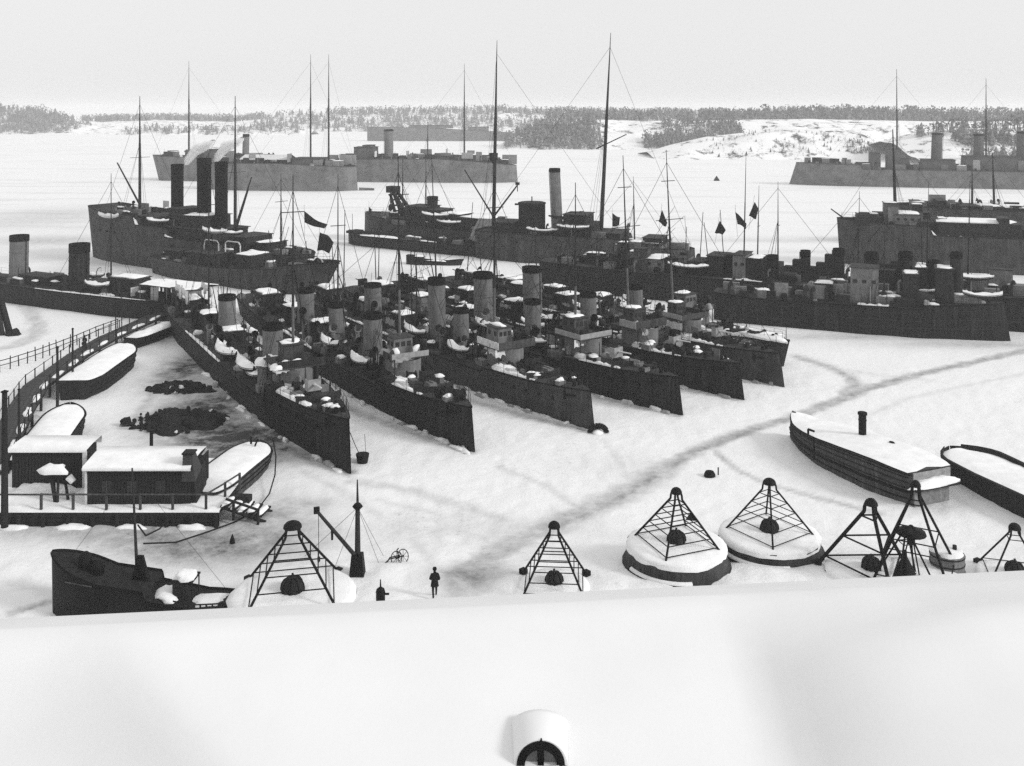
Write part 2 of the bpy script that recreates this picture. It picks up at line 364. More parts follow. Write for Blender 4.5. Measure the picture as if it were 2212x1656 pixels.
# ---------------------------------------------------------------- the snowy roof under the camera
def build_roof():
    root = empty('snow_roofed_building', (0.6, 18, 0)); tag(root, 'snow-covered roof of the nearest building, across the bottom of the picture', 'building')
    ox, oy = 0.6, 18
    zr = 19.80
    def ridgeY(X): return 24.0 + (X - .6) * (2.4 / 25.3)
    xs = np.linspace(-34, 36, 141); rows = np.linspace(0, 1, 40); rings = []
    for t in rows:
        ring = []
        for X in xs:
            yr = ridgeY(X); Yq = yr - 17 * t
            z = zr - (yr - Yq) * 0.34 - .0 * t
            # drifted snow: falls away past a soft hip at left, swells up past a soft valley at right
            hipx = -9.6 + (yr - Yq) * 1.05
            d = max(0, hipx - X); z -= 1.9 * (1 - math.exp(-(d * d / (d + .18) if d else 0) / 2.6)) * min(1, (yr - Yq) * .9)
            vx = 4.3 + 1.45 * (1 - math.exp(-(yr - Yq) * .75))
            d = max(0, X - vx); z += 1.9 * (1 - math.exp(-(d * d / (d + .18) if d else 0) / 2.4)) * min(1, (yr - Yq) * .36)
            z += .07 * mnoise.noise((X * .35, Yq * .5, 1)) + .022 * mnoise.noise((X * 1.1, Yq * 1.5, 5))
            ring.append((X - ox, Yq - oy, z))
        rings.append(ring)
    far = [(X - ox, ridgeY(X) - oy + .25, zr - .07) for X in xs], [(X - ox, ridgeY(X) - oy + 7, zr - 3.2) for X in xs]
    MB().loft([far[1], far[0]] + rings).build('snow_blanket', 'snow_roof', root)
    MB().loft([[(p[0], p[1], p[2] - .45) for p in far[1]], [(p[0], p[1], p[2] - .5) for p in far[0]]] + [[(p[0], p[1], p[2] - .45) for p in r] for r in rings], smooth=False).build('roof', 'iron', root)
    MB().box((0.4, -3.6, 7.2), (66, 15, 14.4)).build('wall', 'brick', root)
    # round-headed vent dormer, half drifted over
    Xd, Yd = xof(1168, 20.12), 20.12; zb = zr - (ridgeY(Xd) - Yd) * .34
    R = .50; n = 18
    def arc(r, y, k=1.0, z0=0.0): return [(Xd - ox + r * math.cos(math.pi * i / n), y - oy, zb + z0 + k * r * math.sin(math.pi * i / n)) for i in range(n + 1)]
    dm = MB().loft([arc(R + .02, Yd), arc(R + .02, Yd + .6)])
    dorm = dm.build('dormer', 'iron', root)
    fr = MB().loft([arc(R, Yd - .06), arc(R, Yd + .02), arc(R - .17, Yd + .02), arc(R - .17, Yd - .06), arc(R, Yd - .06)], smooth=False); fr.build('dormer_frame', 'iron_black', dorm)
    MB().box((Xd - ox, Yd - oy, zb + .17), (.13, .06, .36)).build('mullion', 'iron_black', dorm)
    for sg in (-1, 1):
        P = [(Xd - ox + sg * .07, Yd - oy + .05, zb - .05)] + [(Xd - ox + sg * (.07 + .26 * math.cos(a)), Yd - oy + .05, zb - .05 + .37 * math.sin(a)) for a in [i * math.pi / 16 for i in range(0, 9)]]
        MB().add(P, [tuple(range(len(P)))]).build('pane', 'paint_grey', dorm)
    MB().cyl((Xd - ox + .01, Yd - oy - .03, zb + R - .02), (Xd - ox + .01, Yd - oy - .03, zb + R + .05), .025, .015, 6).build('finial', 'iron_black', dorm)
    # snow hump over the dormer
    rings = []
    for j in range(9):
        t = j / 8; y = Yd - .03 + t * 1.0; k = (1 - t) ** .5 if t < 1 else 0; r = (R + .04) * (1 + .12 * t)
        zz = zr - (ridgeY(Xd) - y) * .34
        rings.append([(Xd - ox + r * math.cos(math.pi * i / n) * 1.03, y - oy, zz - .03 + (r * math.sin(math.pi * i / n) + .02) * (.35 + .65 * k) * (1 if t < 1 else 0.1)) for i in range(n + 1)])
    sn = MB().loft(rings)
    inner = [(Xd - ox + (R - .0) * math.cos(math.pi * i / n), Yd - .03 - oy, zb + (R - .0) * math.sin(math.pi * i / n)) for i in range(n + 1)]
    sn.loft([rings[0], inner], smooth=False); sn.build('snow_cap', 'snow_roof', dorm)
    MB().lump((Xd - ox + .12, Yd - .22 - oy, zb - .12), (.9, .4, .17), 0, 3).build('snow_drift', 'snow', dorm)
build_roof()
# ---------------------------------------------------------------- ships
class Ship:
    """root at midships on the ice; local +x is the bow, s runs from the bow aft"""
    def __init__(q, name, label, cat, bow, stern, beam, sheer, group=None, hull='hull_dark', stem=0.5, fine=.34, sternfull=.55, flare=.75, seed=1, deck='deck', counter=0.0, bulwark=0.0, deck_mat=None):
        q.bow, q.stern = Vector(bow), Vector(stern)
        d = q.bow - q.stern; q.L = d.length; q.beam = beam; q.sheer = sheer; q.seed = seed; q.r = random.Random(seed)
        mid = (q.bow + q.stern) / 2; q.mid = mid; q.dir = d.normalized()
        q.root = empty(name, (mid.x, mid.y, 0), math.atan2(d.y, d.x)); tag(q.root, label, cat, group)
        q.fine, q.sf, q.flare = fine, sternfull, flare
        q.hullmat = hull
        st = sorted(set([i / 36 for i in range(37)] + [.006, .012, .02, .04] + [p[0] for p in sheer] + [.985, .995]))
        lv = (-.6, 0.0, .25, .5, .75, 1.0); rings = []; q.edge = []
        for u in st:
            zd = q.zd(u); bd = q.hb(u); ring = []
            for k in lv:
                t = max(0, k); w = bd * (1 - (1 - flare) * (1 - t) * max(0, 1 - u / .45)) * (1 - .25 * (1 - t) * max(0, (u - .75) / .25))
                xo = stem * (1 - t) * max(0, 1 - u / .12) + counter * (1 - t) * max(0, (u - .9) / .1)
                z = zd * k if k > 0 else k
                ring.append((q.L / 2 - u * q.L + xo, w, z))
            rings.append([(x, -w, z) for x, w, z in reversed(ring)] + ring)
            q.edge.append((u, bd, zd))
        mb = MB().loft([[r[i] for i in range(len(lv))] for r in rings]); mb.loft([[r[i] for i in range(len(lv), 2 * len(lv))] for r in rings])
        e = rings[-1]; n = len(lv); mb.add(e, [(i, i + 1, 2 * n - 2 - i, 2 * n - 1 - i) for i in range(n - 1)])
        q.hull = mb.build('hull', hull, q.root)
        dk = []
        for r in rings:
            a, b = r[0], r[-1]; z = a[2] - bulwark - .03
            dk.append([(a[0], a[1] * .97, z), (a[0], 0, z + .12), (b[0], b[1] * .97, z)])
        MB().loft(dk, smooth=False).build('deck', deck_mat or deck, q.root)
        ed = MB()       # rubbing strake just under the deck edge
        for sg in (-1, 1):
            ed.tube([(q.L / 2 - u * q.L, sg * (bd + .01), zd - .12) for u, bd, zd in q.edge], .07, 4)
        ed.build('rubbing_strake', 'iron_black' if hull != 'hull_pale' else 'hull_mid', q.root)
        q.bul = bulwark
        if hull in ('hull_dark', 'hull_mid') and q.mid.y < 160:      # raised plate seams
            for k in (.3, .55, .8):
                for sg in (-1, 1):
                    pts = [(q.L / 2 - u * q.L + stem * (1 - k) * max(0, 1 - u / .12), sg * (q.hb(u) * (1 - (1 - flare) * (1 - k) * max(0, 1 - u / .45)) * (1 - .25 * (1 - k) * max(0, (u - .75) / .25)) + .005), q.zd(u) * k) for u in [.004 + .9 * i / 30 for i in range(31)]]
                    MB().tube(pts, .028, 4).build('plate_seam', 'hull_mid', q.hull)
    def zd(q, u): return float(np.interp(u, [p[0] for p in q.sheer], [p[1] for p in q.sheer]))
    def hb(q, u):
        f = min(1.0, u / q.fine); a = (1 - (1 - f) ** 2.0) ** .8 * .985 + .015
        if u > .72: t = (u - .72) / .28; a *= q.sf + (1 - q.sf) * math.sqrt(max(0, 1 - t * t)) if q.sf < 1 else 1
        return q.beam / 2 * a
    def p(q, s, y, z): return (q.L / 2 - s, y, z)
    def dz(q, s): return q.zd(s / q.L) - q.bul
    def s_at(q, px, off=0.0):
        """distance from the bow at which the centre line crosses plate column px"""
        k = (px - 1106.0) / FOC; n = Vector((-q.dir.y, q.dir.x)) * off; b = q.bow + n
        return (b.x - k * b.y) / (q.dir.x - k * q.dir.y)
    def Y(q, s): return q.bow.y - q.dir.y * s
    def Xw(q, s): return q.bow.x - q.dir.x * s
    def z_at(q, s, py): return zof(py, q.Y(s))
    def m_at(q, s, wpx): return wpx * q.Y(s) / FOC
    def build(q, mb, name, m, parent=None, label=None): return mb.build(name, m, parent or q.root, label)
    # ---- fittings
    def funnel(q, s, ztop, dia, m='paint_funnel', y=0.0, cap='soot', rake=.03, base=True, oval=1.0, capk=.13):
        z0 = q.dz(s); h = ztop - z0; x0 = q.L / 2 - s; n = 18
        def ring(z, r): return [(x0 - (z - z0) * rake + r * oval * math.cos(6.2832 * i / n), y + r * math.sin(6.2832 * i / n), z) for i in range(n)]
        r = dia / 2
        f = q.build(MB().loft([ring(z0 - .1, r * 1.02), ring(ztop - h * capk, r)], True), 'funnel', m)
        q.build(MB().loft([ring(ztop - h * capk, r), ring(ztop - h * capk, r * 1.05), ring(ztop - .1, r * 1.05), ring(ztop, r * 1.03), ring(ztop, r * .9), ring(ztop - h * .3, r * .88)], True, False), 'funnel_cap', cap, f)
        for k in (.33, .62):
            hoop = MB().loft([ring(z0 + h * k, r * 1.0), ring(z0 + h * k, r * 1.035), ring(z0 + h * k + .12, r * 1.035), ring(z0 + h * k + .12, r * 1.0)], True, False)
            q.build(hoop, 'hoop', m, f)
        if base: q.build(MB().box((x0, y, z0 + .35), (dia * 1.9, dia * 1.35, .9), 0, .88), 'boiler_casing', 'paint_dark')
        q.build(MB().cyl((x0 - r * oval * 1.12, y - .1, z0), (x0 - r * oval * 1.12 - h * rake, y - .1, ztop - .3), .07, .07, 6), 'steam_pipe', 'iron', f)
        return f
    def mast(q, s, ztop, r=.16, rake=0.0, y=0.0, m='mast_wood', yards=(), z0=None, tip=.3, stays=True, top=False, lower=None, side=0.0, name='mast'):
        z0 = q.dz(s) if z0 is None else z0; x0 = q.L / 2 - s; h = ztop - z0
        def at_(t): return (x0 - rake * h * t, y + side * h * t, z0 + h * t)
        if lower: 
            mb = MB().cyl(at_(0), at_(.40), r, r * .85, 8); o = q.build(mb, name, lower); q.build(MB().cyl(at_(.40), at_(.62), r * .85, r * .7, 8).cyl(at_(.62), at_(1), r * .6, r * tip, 6), 'topmast', m, o)
        else: o = q.build(MB().cyl(at_(0), at_(.6), r, r * .72, 8).cyl(at_(.6), at_(1), r * .62, r * tip, 6), name, m)
        for t, w in yards:
            c = at_(t); q.build(MB().cyl((c[0] + .1, y - w / 2, c[2]), (c[0] + .1, y + w / 2, c[2]), .05, .05, 5), 'yard', m, o)
        if top:
            c = at_(.58); q.build(MB().lathe((c[0], c[1], c[2]), [(.3, -.4), (.8, 0), (.85, .8), (.75, .8), (.7, .1)], 10), 'crows_nest', 'iron', o)
        if stays:
            rg = MB(); tz = at_(.93); hz = at_(.6)
            sb = min(q.hb(s / q.L), 3.0)
            for sg in (-1, 1):
                for dx in (-1.2, -.3): rg.cyl(hz, (x0 + dx - 1.2, sg * sb, q.dz(s)), .03, .03, 3, False)
            rg.cyl(tz, q.p(max(.6, s - h * .7), 0, q.dz(max(.6, s - h * .7)) + .4), .03, .03, 3, False)
            rg.cyl(tz, q.p(min(q.L - .6, s + h * .7), 0, q.dz(min(q.L - .6, s + h * .7)) + .4), .03, .03, 3, False)
            q.build(rg, 'rigging', 'rope', o)
        return o
    def house(q, s0, s1, w, h, m='paint_dark', y=0.0, z0=None, snow=0.0, windows=0, name='deckhouse', taper=.97, roofm=None):
        z0 = q.dz((s0 + s1) / 2) if z0 is None else z0; c = q.p((s0 + s1) / 2, y, z0 + h / 2 - .05); l = abs(s1 - s0)
        o = q.build(B(c, (l, w, h + .1), 0, taper), name, m)
        if snow >= 0: q.build(B((c[0], c[1], z0 + h + .06), (l * 1.04 + .1, w * 1.05 + .1, .12)), 'roof', roofm or 'deck', o)
        if snow > 0: q.build(MB().lump((c[0], c[1], z0 + h + .12), (l * q.r.uniform(.8, 1.04), w * q.r.uniform(.8, 1.04), snow), 0, q.r.random() * 9, 20, 4, .2, .35), 'snow_cover', 'snow', o)
        for i in range(windows):
            x = c[0] - l / 2 + l * (i + .5) / windows
            for sg in (-1, 1): q.build(B((x, y + sg * (w / 2 * .985 + .0), z0 + h * .62), (min(.6, l / windows * .5), .06, .5)), 'window', 'glass_dark', o)
        return o
    def boat(q, s, y, z, l=5.5, w=1.5, m='paint_dark', snow=True, davits=True, rz=0.0, cover='snow'):
        rings = []
        for i in range(11):
            t = i / 10; k = math.sin(math.pi * min(max(t, .015), .985)) ** .55; rise = .28 * (2 * t - 1) ** 2
            rings.append([(l * (t - .5), w / 2 * k * math.sin(a), z + .55 + rise - .6 * math.cos(a) * (k ** .5) * (1 if abs(math.cos(a)) > .01 else 0)) for a in [(-90 + 22.5 * j) * math.pi / 180 for j in range(9)]])
        x0 = q.L / 2 - s; ca, sa = math.cos(rz), math.sin(rz)
        R = [[(x0 + p[0] * ca - p[1] * sa, y + p[0] * sa + p[1] * ca, p[2]) for p in r] for r in rings]
        o = q.build(MB().loft(R), 'ship_boat', m)
        if snow:
            cv = [[(p[0], p[1], p[2]) for p in (r[0], r[-1])] for r in R]
            sd_ = q.r.random() * 30
            cr = [[(a[0] * (1 - t) + b[0] * t, a[1] * (1 - t) + b[1] * t, a[2] - .12 + (.38 + .5 * mnoise.noise((a[0] * 1.1 + sd_, t * 3, sd_))) * math.sin(math.pi * t)) for t in (0, .2, .4, .6, .8, 1)] for a, b in cv]
            q.build(MB().loft(cr), 'snow_cover' if cover == 'snow' else 'boat_cover', cover, o)
        if davits:
            sg = 1 if y > 0 else -1; dv = MB()
            for e in (-.36, .36):
                xd = x0 + l * e; zb = q.dz(s); dv.tube([(xd, y - sg * .9, zb), (xd, y - sg * .9, z + 1.2), (xd, y - sg * .55, z + 1.8), (xd, y + sg * .05, z + 1.9)], .06, 5)
                dv.cyl((xd, y + sg * .05, z + 1.9), (xd, y + sg * .05, z + .7), .02, .02, 3, False)
            q.build(dv, 'davit', 'iron', o)
        return o
    def vent(q, s, y, h=1.7, r=.28, turn=0.0, m='paint_dark'):
        z = q.dz(s); x = q.L / 2 - s; rings = []
        for i in range(7):
            t = i / 6; a = t * 1.4; rr = r * (1 + .8 * t * t)
            cx = .5 * (1 - math.cos(a)); cz = h + .45 * math.sin(a)
            nx, nz = math.sin(a), math.cos(a)
            rings.append([((cx + rr * math.cos(b) * nz), rr * math.sin(b), cz - rr * math.cos(b) * nx) for b in [6.2832 * j / 10 for j in range(10)]])
        R = [[(x + math.cos(turn) * p[0] - math.sin(turn) * p[1], y + math.sin(turn) * p[0] + math.cos(turn) * p[1], z + p[2]) for p in g] for g in rings]
        mb = MB().cyl((x, y, z), (x, y, z + h), r, r, 10, False).loft(R, True)
        return q.build(mb, 'ventilator', m)
    def gun(q, s, y=0.0, fwd=1, m='paint_dark', shield=True, cover=False, z0=None):
        z = q.dz(s) if z0 is None else z0; x = q.L / 2 - s
        o = q.build(MB().lathe((x, y, z), [(.7, -.05), (.65, .15), (.38, .3), (.3, 1.0), (.42, 1.1), (.0, 1.2)], 12), 'deck_gun', m)
        q.build(MB().cyl((x - fwd * .7, y, z + 1.15), (x + fwd * 2.4, y, z + 1.4), .15, .07, 8), 'barrel', 'iron' if not cover else 'canvas', o)
        if shield: q.build(MB().box((x + fwd * .35, y, z + 1.15), (.08, 1.3, 1.1)).box((x, y - .66, z + 1.15), (.7, .06, 1.1)).box((x, y + .66, z + 1.15), (.7, .06, 1.1)), 'gun_shield', 'canvas_grey' if cover else m, o)
        return o
    def tubes(q, s, z=None):
        z = q.dz(s) if z is None else z; x = q.L / 2 - s; a = q.r.uniform(-.2, .2)
        o = q.build(MB().lathe((x, 0, z), [(.9, -.05), (.9, .25), (.5, .35), (.5, .8)], 14), 'torpedo_mount', 'paint_dark')
        for dy in (-.32, .32): q.build(MB().cyl((x - 2.6, dy + a, z + 1.0), (x + 2.6, dy - a, z + 1.0), .28, .28, 10), 'torpedo_tube', 'paint_dark', o)
        return o
    def railing(q, s0, s1, inset=.06, h=1.0, step=2.2):
        for sg in (-1, 1):
            rl = MB()
            pts = []; s = s0
            while s <= s1: pts.append((q.L / 2 - s, sg * (q.hb(s / q.L) - inset), q.zd(s / q.L))); s += step
            for a in pts: rl.cyl(a, (a[0], a[1], a[2] + h), .025, .025, 4, False)
            for k in (.5, 1):
                for a, b in zip(pts[:-1], pts[1:]): rl.cyl((a[0], a[1], a[2] + h * k), (b[0], b[1], b[2] + h * k), .014, .014, 3, False)
            q.build(rl, 'guard_rail', 'iron')
    def snow(q, s, y, l, w, h=.25, z=None, rz=0.0, m='snow'):
        z = q.dz(s) if z is None else z
        return q.build(MB().lump(q.p(s, y, z), (l, w, h), rz, q.r.random() * 20, 14), 'snow_patch', m)
    def edge_snow(q, s0, s1, side, w=.5, h=.2):
        """snow left along the deck edge"""
        rings = []; n = 16
        for i in range(n + 1):
            s = s0 + (s1 - s0) * i / n; b = q.hb(s / q.L) * .97; z = q.dz(s); k = (.35 + .65 * math.sin(math.pi * i / n) ** .5) * q.r.uniform(.55, 1.2)
            x = q.L / 2 - s
            rings.append([(x, side * b, z), (x, side * (b - .05), z + h * k), (x, side * (b - w * .5 * k), z + h * 1.1 * k), (x, side * (b - w * k), z + .02)])
        return q.build(MB().loft(rings), 'snow_patch', 'snow')
    def clutter(q, s0, s1, n, w=.7, big=1.0):
        for i in range(n):
            s = q.r.uniform(s0, s1); y = q.r.uniform(-w, w) * q.hb(s / q.L); k = q.r.random(); k = k if s > 13 or not .30 <= k < .5 else .1; z = q.dz(s); x = q.L / 2 - s
            if k < .30: 
                o = q.build(B((x, y, z + .35 * big), (q.r.uniform(.6, 1.8) * big, q.r.uniform(.5, 1.2), .7 * big), q.r.uniform(-.1, .1)), 'locker', q.r.choice(['paint_dark', 'wood_dark', 'paint_grey', 'iron', 'paint_grey', 'wood_grey']))
                if q.r.random() < .3: q.build(MB().lump((x, y, z + .7 * big), (1.3 * big, .9, .22), 0, q.r.random() * 9), 'snow_cover', 'snow', o)
            elif k < .5: q.vent(s, y, q.r.uniform(1.0, 2.0), q.r.uniform(.16, .28), q.r.uniform(-1, 1), q.r.choice(['paint_dark', 'paint_grey', 'iron']))
            elif k < .64: q.build(MB().cyl((x, y - .45, z + .5), (x, y + .45, z + .5), .42, .42, 12).cyl((x, y - .5, z + .5), (x, y - .45, z + .5), .55, .55, 12).cyl((x, y + .45, z + .5), (x, y + .5, z + .5), .55, .55, 12).box((x, y - .48, z + .2), (.3, .06, .5)).box((x, y + .48, z + .2), (.3, .06, .5)), 'hawser_reel', 'rope')
            elif k < .78: q.build(MB().box((x, y, z + .3), (1.5, 1.0, .7), 0, .8).box((x, y, z + .7), (1.3, .12, .12)), 'skylight', q.r.choice(['wood_dark', 'paint_grey']))
            elif k < .83: q.build(MB().cyl((x, y, z), (x, y, z + q.r.uniform(1.6, 3.2)), .06, .05, 6), 'stanchion', 'iron')
            elif k < .89: q.build(B((x, y, z + .8 * big), (q.r.uniform(.8, 2.4) * big, .07, q.r.uniform(.9, 1.6) * big), q.r.choice([0, 0, 1.57]) + q.r.uniform(-.1, .1)), 'weather_screen', q.r.choice(['canvas_grey', 'paint_grey', 'canvas', 'wood_grey', 'canvas_grey']))
            elif k < .94: q.build(MB().lump((x, y, z), (q.r.uniform(.9, 2.0), q.r.uniform(.6, 1.1), q.r.uniform(.4, .8)), q.r.uniform(0, 3), i), 'canvas_bundle', q.r.choice(['canvas', 'canvas_grey', 'canvas_grey']))
            else: q.snow(s, y, q.r.uniform(.8, 2.0), q.r.uniform(.5, 1.0), q.r.uniform(.12, .3))
    def anchor_gear(q):
        s = 2.2; x = q.L / 2 - s; z = q.dz(s)
        q.build(MB().cyl((x, -.35, z), (x, -.35, z + .55), .22, .18, 10).cyl((x, .35, z), (x, .35, z + .55), .22, .18, 10), 'bitts', 'iron_black')
        q.build(MB().cyl(q.p(.5, 0, q.dz(.5)), q.p(.5, 0, q.dz(.5) + 1.8), .04, .03, 6), 'jackstaff', 'mast_wood')
    def name_ports(q, s0, s1, n, z, r=.14):
        for i in range(n):
            s = s0 + (s1 - s0) * i / max(1, n - 1)
            for sg in (-1, 1):
                b = q.hb(s / q.L); x = q.L / 2 - s
                q.build(MB().cyl((x, sg * (b - .25), z), (x, sg * (b + .02), z), r, r, 10), 'porthole', 'iron_black')

def flag(px, py, Y, w, h, label, seed=1, droop=0.0, pts=None, m='flag_cloth'):
    """dark bunting hanging from its halyard at a real depth Y; outline corners in m from the hoist"""
    x, z = xof(px, Y), zof(py, Y)
    root = empty('signal_flag', (x, Y, z)); tag(root, label, 'flag', 'dark flags flying over the moored ships')
    n, m_ = 8, 6; P = pts or [(0, 0), (w, -.3 * h), (w, -1.2 * h), (0, -h)]
    V = []
    for i in range(n + 1):
        for j in range(m_ + 1):
            a, b = i / n, j / m_
            xx = (P[0][0] * (1 - a) + P[1][0] * a) * (1 - b) + (P[3][0] * (1 - a) + P[2][0] * a) * b
            zz = (P[0][1] * (1 - a) + P[1][1] * a) * (1 - b) + (P[3][1] * (1 - a) + P[2][1] * a) * b
            V.append((xx, .16 * a * math.sin(a * 6 + b * 2 + seed) * w, zz + .05 * h * math.sin(a * 5 + seed)))
    q = m_ + 1
    F = [(i * q + j, (i + 1) * q + j, (i + 1) * q + j + 1, i * q + j + 1) for i in range(n) for j in range(m_)]
    o = MB().add(V, F, True).build('bunting', m, root)
    sol = o.modifiers.new('thickness', 'SOLIDIFY'); sol.thickness = .02
    MB().cyl((P[0][0], 0, P[0][1] + 1.2), (P[3][0], 0, P[3][1] - 2.2), .02, .02, 4, False).build('halyard', 'rope', root)
    return root

# ---- the rank of destroyers lying side by side, bows towards the quay
GRP = 'destroyers lying side by side in the ice'
def destroyer(label, bow_px, ratio, L, seed, f1=None, f2=None, f3=None, fore=None, main=None, zb=4.5, zm=2.7, beam=6.9, hull='hull_dark', bridge_m='paint_grey', dodger='canvas_grey', zfc=None, extra=None, stem=.7):
    bow = Vector(at(*bow_px)); d = Vector((-ratio, 1)).normalized(); stern = bow + d * L
    fc = 15.5 / L
    q = Ship('destroyer', label, 'destroyer', bow, stern, beam, [(0, zb), (fc * .5, zb - .45), (fc, zb - .6), (fc + .004, zm + .15), (.5, zm - .2), (.8, zm - .15), (1, zm + .1)], GRP, hull, stem=stem, seed=seed)
    r = q.r
    q.anchor_gear()
    # forecastle: breakwater, gun, snow along the edges
    q.build(MB().box(q.p(7.4, 1.1, q.dz(7.4) + .3), (.08, 2.6, .7), .5).box(q.p(7.4, -1.1, q.dz(7.4) + .3), (.08, 2.6, .7), -.5), 'breakwater', 'paint_dark')
    q.gun(9.6, 0, 1, 'paint_dark', True, r.random() < .5)
    q.build(MB().cyl(q.p(4.2, .7, q.dz(4)), q.p(4.2, .7, q.dz(4) + .7), .3, .25, 10).cyl(q.p(4.2, -.7, q.dz(4)), q.p(4.2, -.7, q.dz(4) + .7), .3, .25, 10).cyl(q.p(4.2, -.9, q.dz(4) + .45), q.p(4.2, .9, q.dz(4) + .45), .2, .2, 8), 'windlass', 'iron')
    q.build(MB().cyl(q.p(1.6, -q.hb(1.6 / L) - .05, zb - .9), q.p(2.9, -q.hb(2.9 / L) - .1, zb - 1.0), .10, .10, 6).cyl(q.p(2.8, -q.hb(2.8 / L) - .12, zb - .6), q.p(2.8, -q.hb(2.8 / L) - .12, zb - 1.5), .09, .09, 6), 'anchor', 'iron_black')
    q.railing(.8, 14.8); q.railing(17, L - 1)
    q.name_ports(4.5, 14, 6, zb - 1.7)
    # bridge: conning tower, platform on posts, screens, chart house
    sb = 13.0; z0 = q.dz(14)
    br = q.build(MB().loft([[q.p(sb + 2.4 + 2.7 * math.cos(a), 1.75 * math.sin(a), z) for a in [6.2832 * i / 18 for i in range(18)]] for z in (z0 - .1, z0 + 2.1)], True, True), 'conning_tower', bridge_m)
    pz = z0 + 2.15
    bwid = r.uniform(4.2, 5.4); blen = r.uniform(4.2, 5.4)
    q.build(B(q.p(sb + 2.6, 0, pz), (blen, bwid, .14)), 'bridge_platform', 'deck', br)
    for dx in (.4, 4.9):
        for sg in (-1, 1): q.build(C(q.p(sb + dx, sg * (bwid / 2 - .3), z0), q.p(sb + dx, sg * (bwid / 2 - .3), pz), .06, .06, 6), 'bridge_post', 'iron', br)
    sc = MB()
    def wall(a, b, h=1.05): 
        A, Bq = q.p(a[0], a[1], pz + .07), q.p(b[0], b[1], pz + .07); c = ((A[0] + Bq[0]) / 2, (A[1] + Bq[1]) / 2, pz + .07 + h / 2); l = math.hypot(A[0] - Bq[0], A[1] - Bq[1])
        return B(c, (l, .06, h), math.atan2(Bq[1] - A[1], Bq[0] - A[0]))
    e0, e1, hw = sb + 2.6 - blen / 2 + .02, sb + 2.6 + blen / 2 - r.uniform(.3, 2.0), bwid / 2 - .04
    hs = r.uniform(.5, .9)
    for k_, (a, b) in enumerate((((e0, -hw), (e0, hw)), ((e0, -hw - .04), (e1, -hw - .04)), ((e0, hw + .04), (e1, hw + .04)))):
        q.build(wall(a, b, hs), 'bridge_screen', (dodger, dodger, 'paint_dark')[k_] if r.random() < .35 else r.choice(['paint_dark', 'hull_mid', 'wood_mid']), br)
    for k_ in range(r.randint(3, 6)): q.build(MB().lump(q.p(sb + r.uniform(.3, 4.5), r.uniform(-hw, hw) * .9, pz + .07), (r.uniform(.5, 1.5), r.uniform(.4, .9), r.uniform(.3, 1.0)), r.uniform(0, 3), k_ + seed, 9, 3, .4), 'canvas_bundle', r.choice(['canvas_grey', 'paint_dark', 'cloth_dark', 'cloth_mid', 'snow']), br)
    cl, cw, chh = r.uniform(1.7, 2.6), r.uniform(1.6, 2.4), r.uniform(1.3, 2.0); cs = sb + 3.4 + r.uniform(-.3, .5)
    ch = q.build(B(q.p(cs, 0, pz + chh / 2 + .05), (cl, cw, chh), 0, .96), 'chart_house', r.choice([bridge_m, 'paint_dark', 'wood_mid', 'wood_mid']))
    if r.random() < .5:
      for dy in (-.3 * cw, 0, .3 * cw): q.build(B(q.p(cs - cl / 2 * .985, dy, pz + chh * .66), (.06, .2 * cw, .5)), 'window', 'glass_dark', ch)
    for dx in (-.25 * cl, .25 * cl): q.build(B(q.p(cs + dx, -cw / 2 * .985, pz + chh * .66), (.45, .06, .5)), 'window', 'glass_dark', ch)
    q.build(B(q.p(cs, 0, pz + chh + .1), (cl + .3, cw + .3, .1)), 'roof', 'deck', ch)
    if r.random() < .6: q.build(MB().lump(q.p(cs + .2, 0, pz + chh + .14), (cl * r.uniform(.6, 1.1), cw * r.uniform(.6, 1.1), .22), 0, seed, 14), 'snow_cover', 'snow', ch)
    q.build(MB().lathe(q.p(sb + .9, 1.7, pz), [(.12, 0), (.12, 1.0), (.4, 1.05), (.42, 1.7), (.0, 1.75)], 10), 'searchlight', 'paint_dark', br)
    q.build(MB().lump(q.p(sb + .2, -1.6, z0 + .02), (2.6, 2.0, .5), .2, seed + 2, 14), 'snow_patch', 'snow_dirty' if r.random() < .4 else 'snow')
    q.build(MB().lump(q.p(sb - 1.2, -1.9, q.dz(sb - 1.2)), (2.8, .8, .35), .12, seed + 3, 14), 'canvas_bundle', 'canvas')
    # ragged canvas hung about the bridge and along the casing
    for k_ in range(4):
        a0 = (sb + r.uniform(-.6, 1.5), -r.uniform(1.6, 3.0)) if k_ < 2 else (r.uniform(19, 40), -r.uniform(1.5, 2.6)); a1 = (a0[0] + r.uniform(1.5, 4.2), a0[1] + r.uniform(-.2, .2)) if k_ % 2 else (a0[0] + r.uniform(.2, .8), a0[1] + r.uniform(1.5, 4.0))
        zt_ = q.dz(a0[0]) + (2.2 if k_ < 2 else 1.7) + r.uniform(-.4, .3); hh = r.uniform(.5, 1.3); rg_ = []
        for i in range(11):
            t = i / 10; s_, y_ = a0[0] + (a1[0] - a0[0]) * t, a0[1] + (a1[1] - a0[1]) * t; w_ = .08 * math.sin(t * 17 + k_)
            rg_.append([q.p(s_ + w_, y_ + w_, zt_ - .12 * math.sin(t * 9) ** 2), q.p(s_ - w_, y_ - w_ * .5, zt_ - hh * .5), q.p(s_ + w_ * .5, y_ - w_, zt_ - hh * (.75 + .4 * mnoise.noise((t * 5, seed, k_))))])
        q.build(MB().loft(rg_), 'hung_canvas', r.choice(['canvas', 'canvas_grey', 'canvas_grey', 'snow_dirty']))
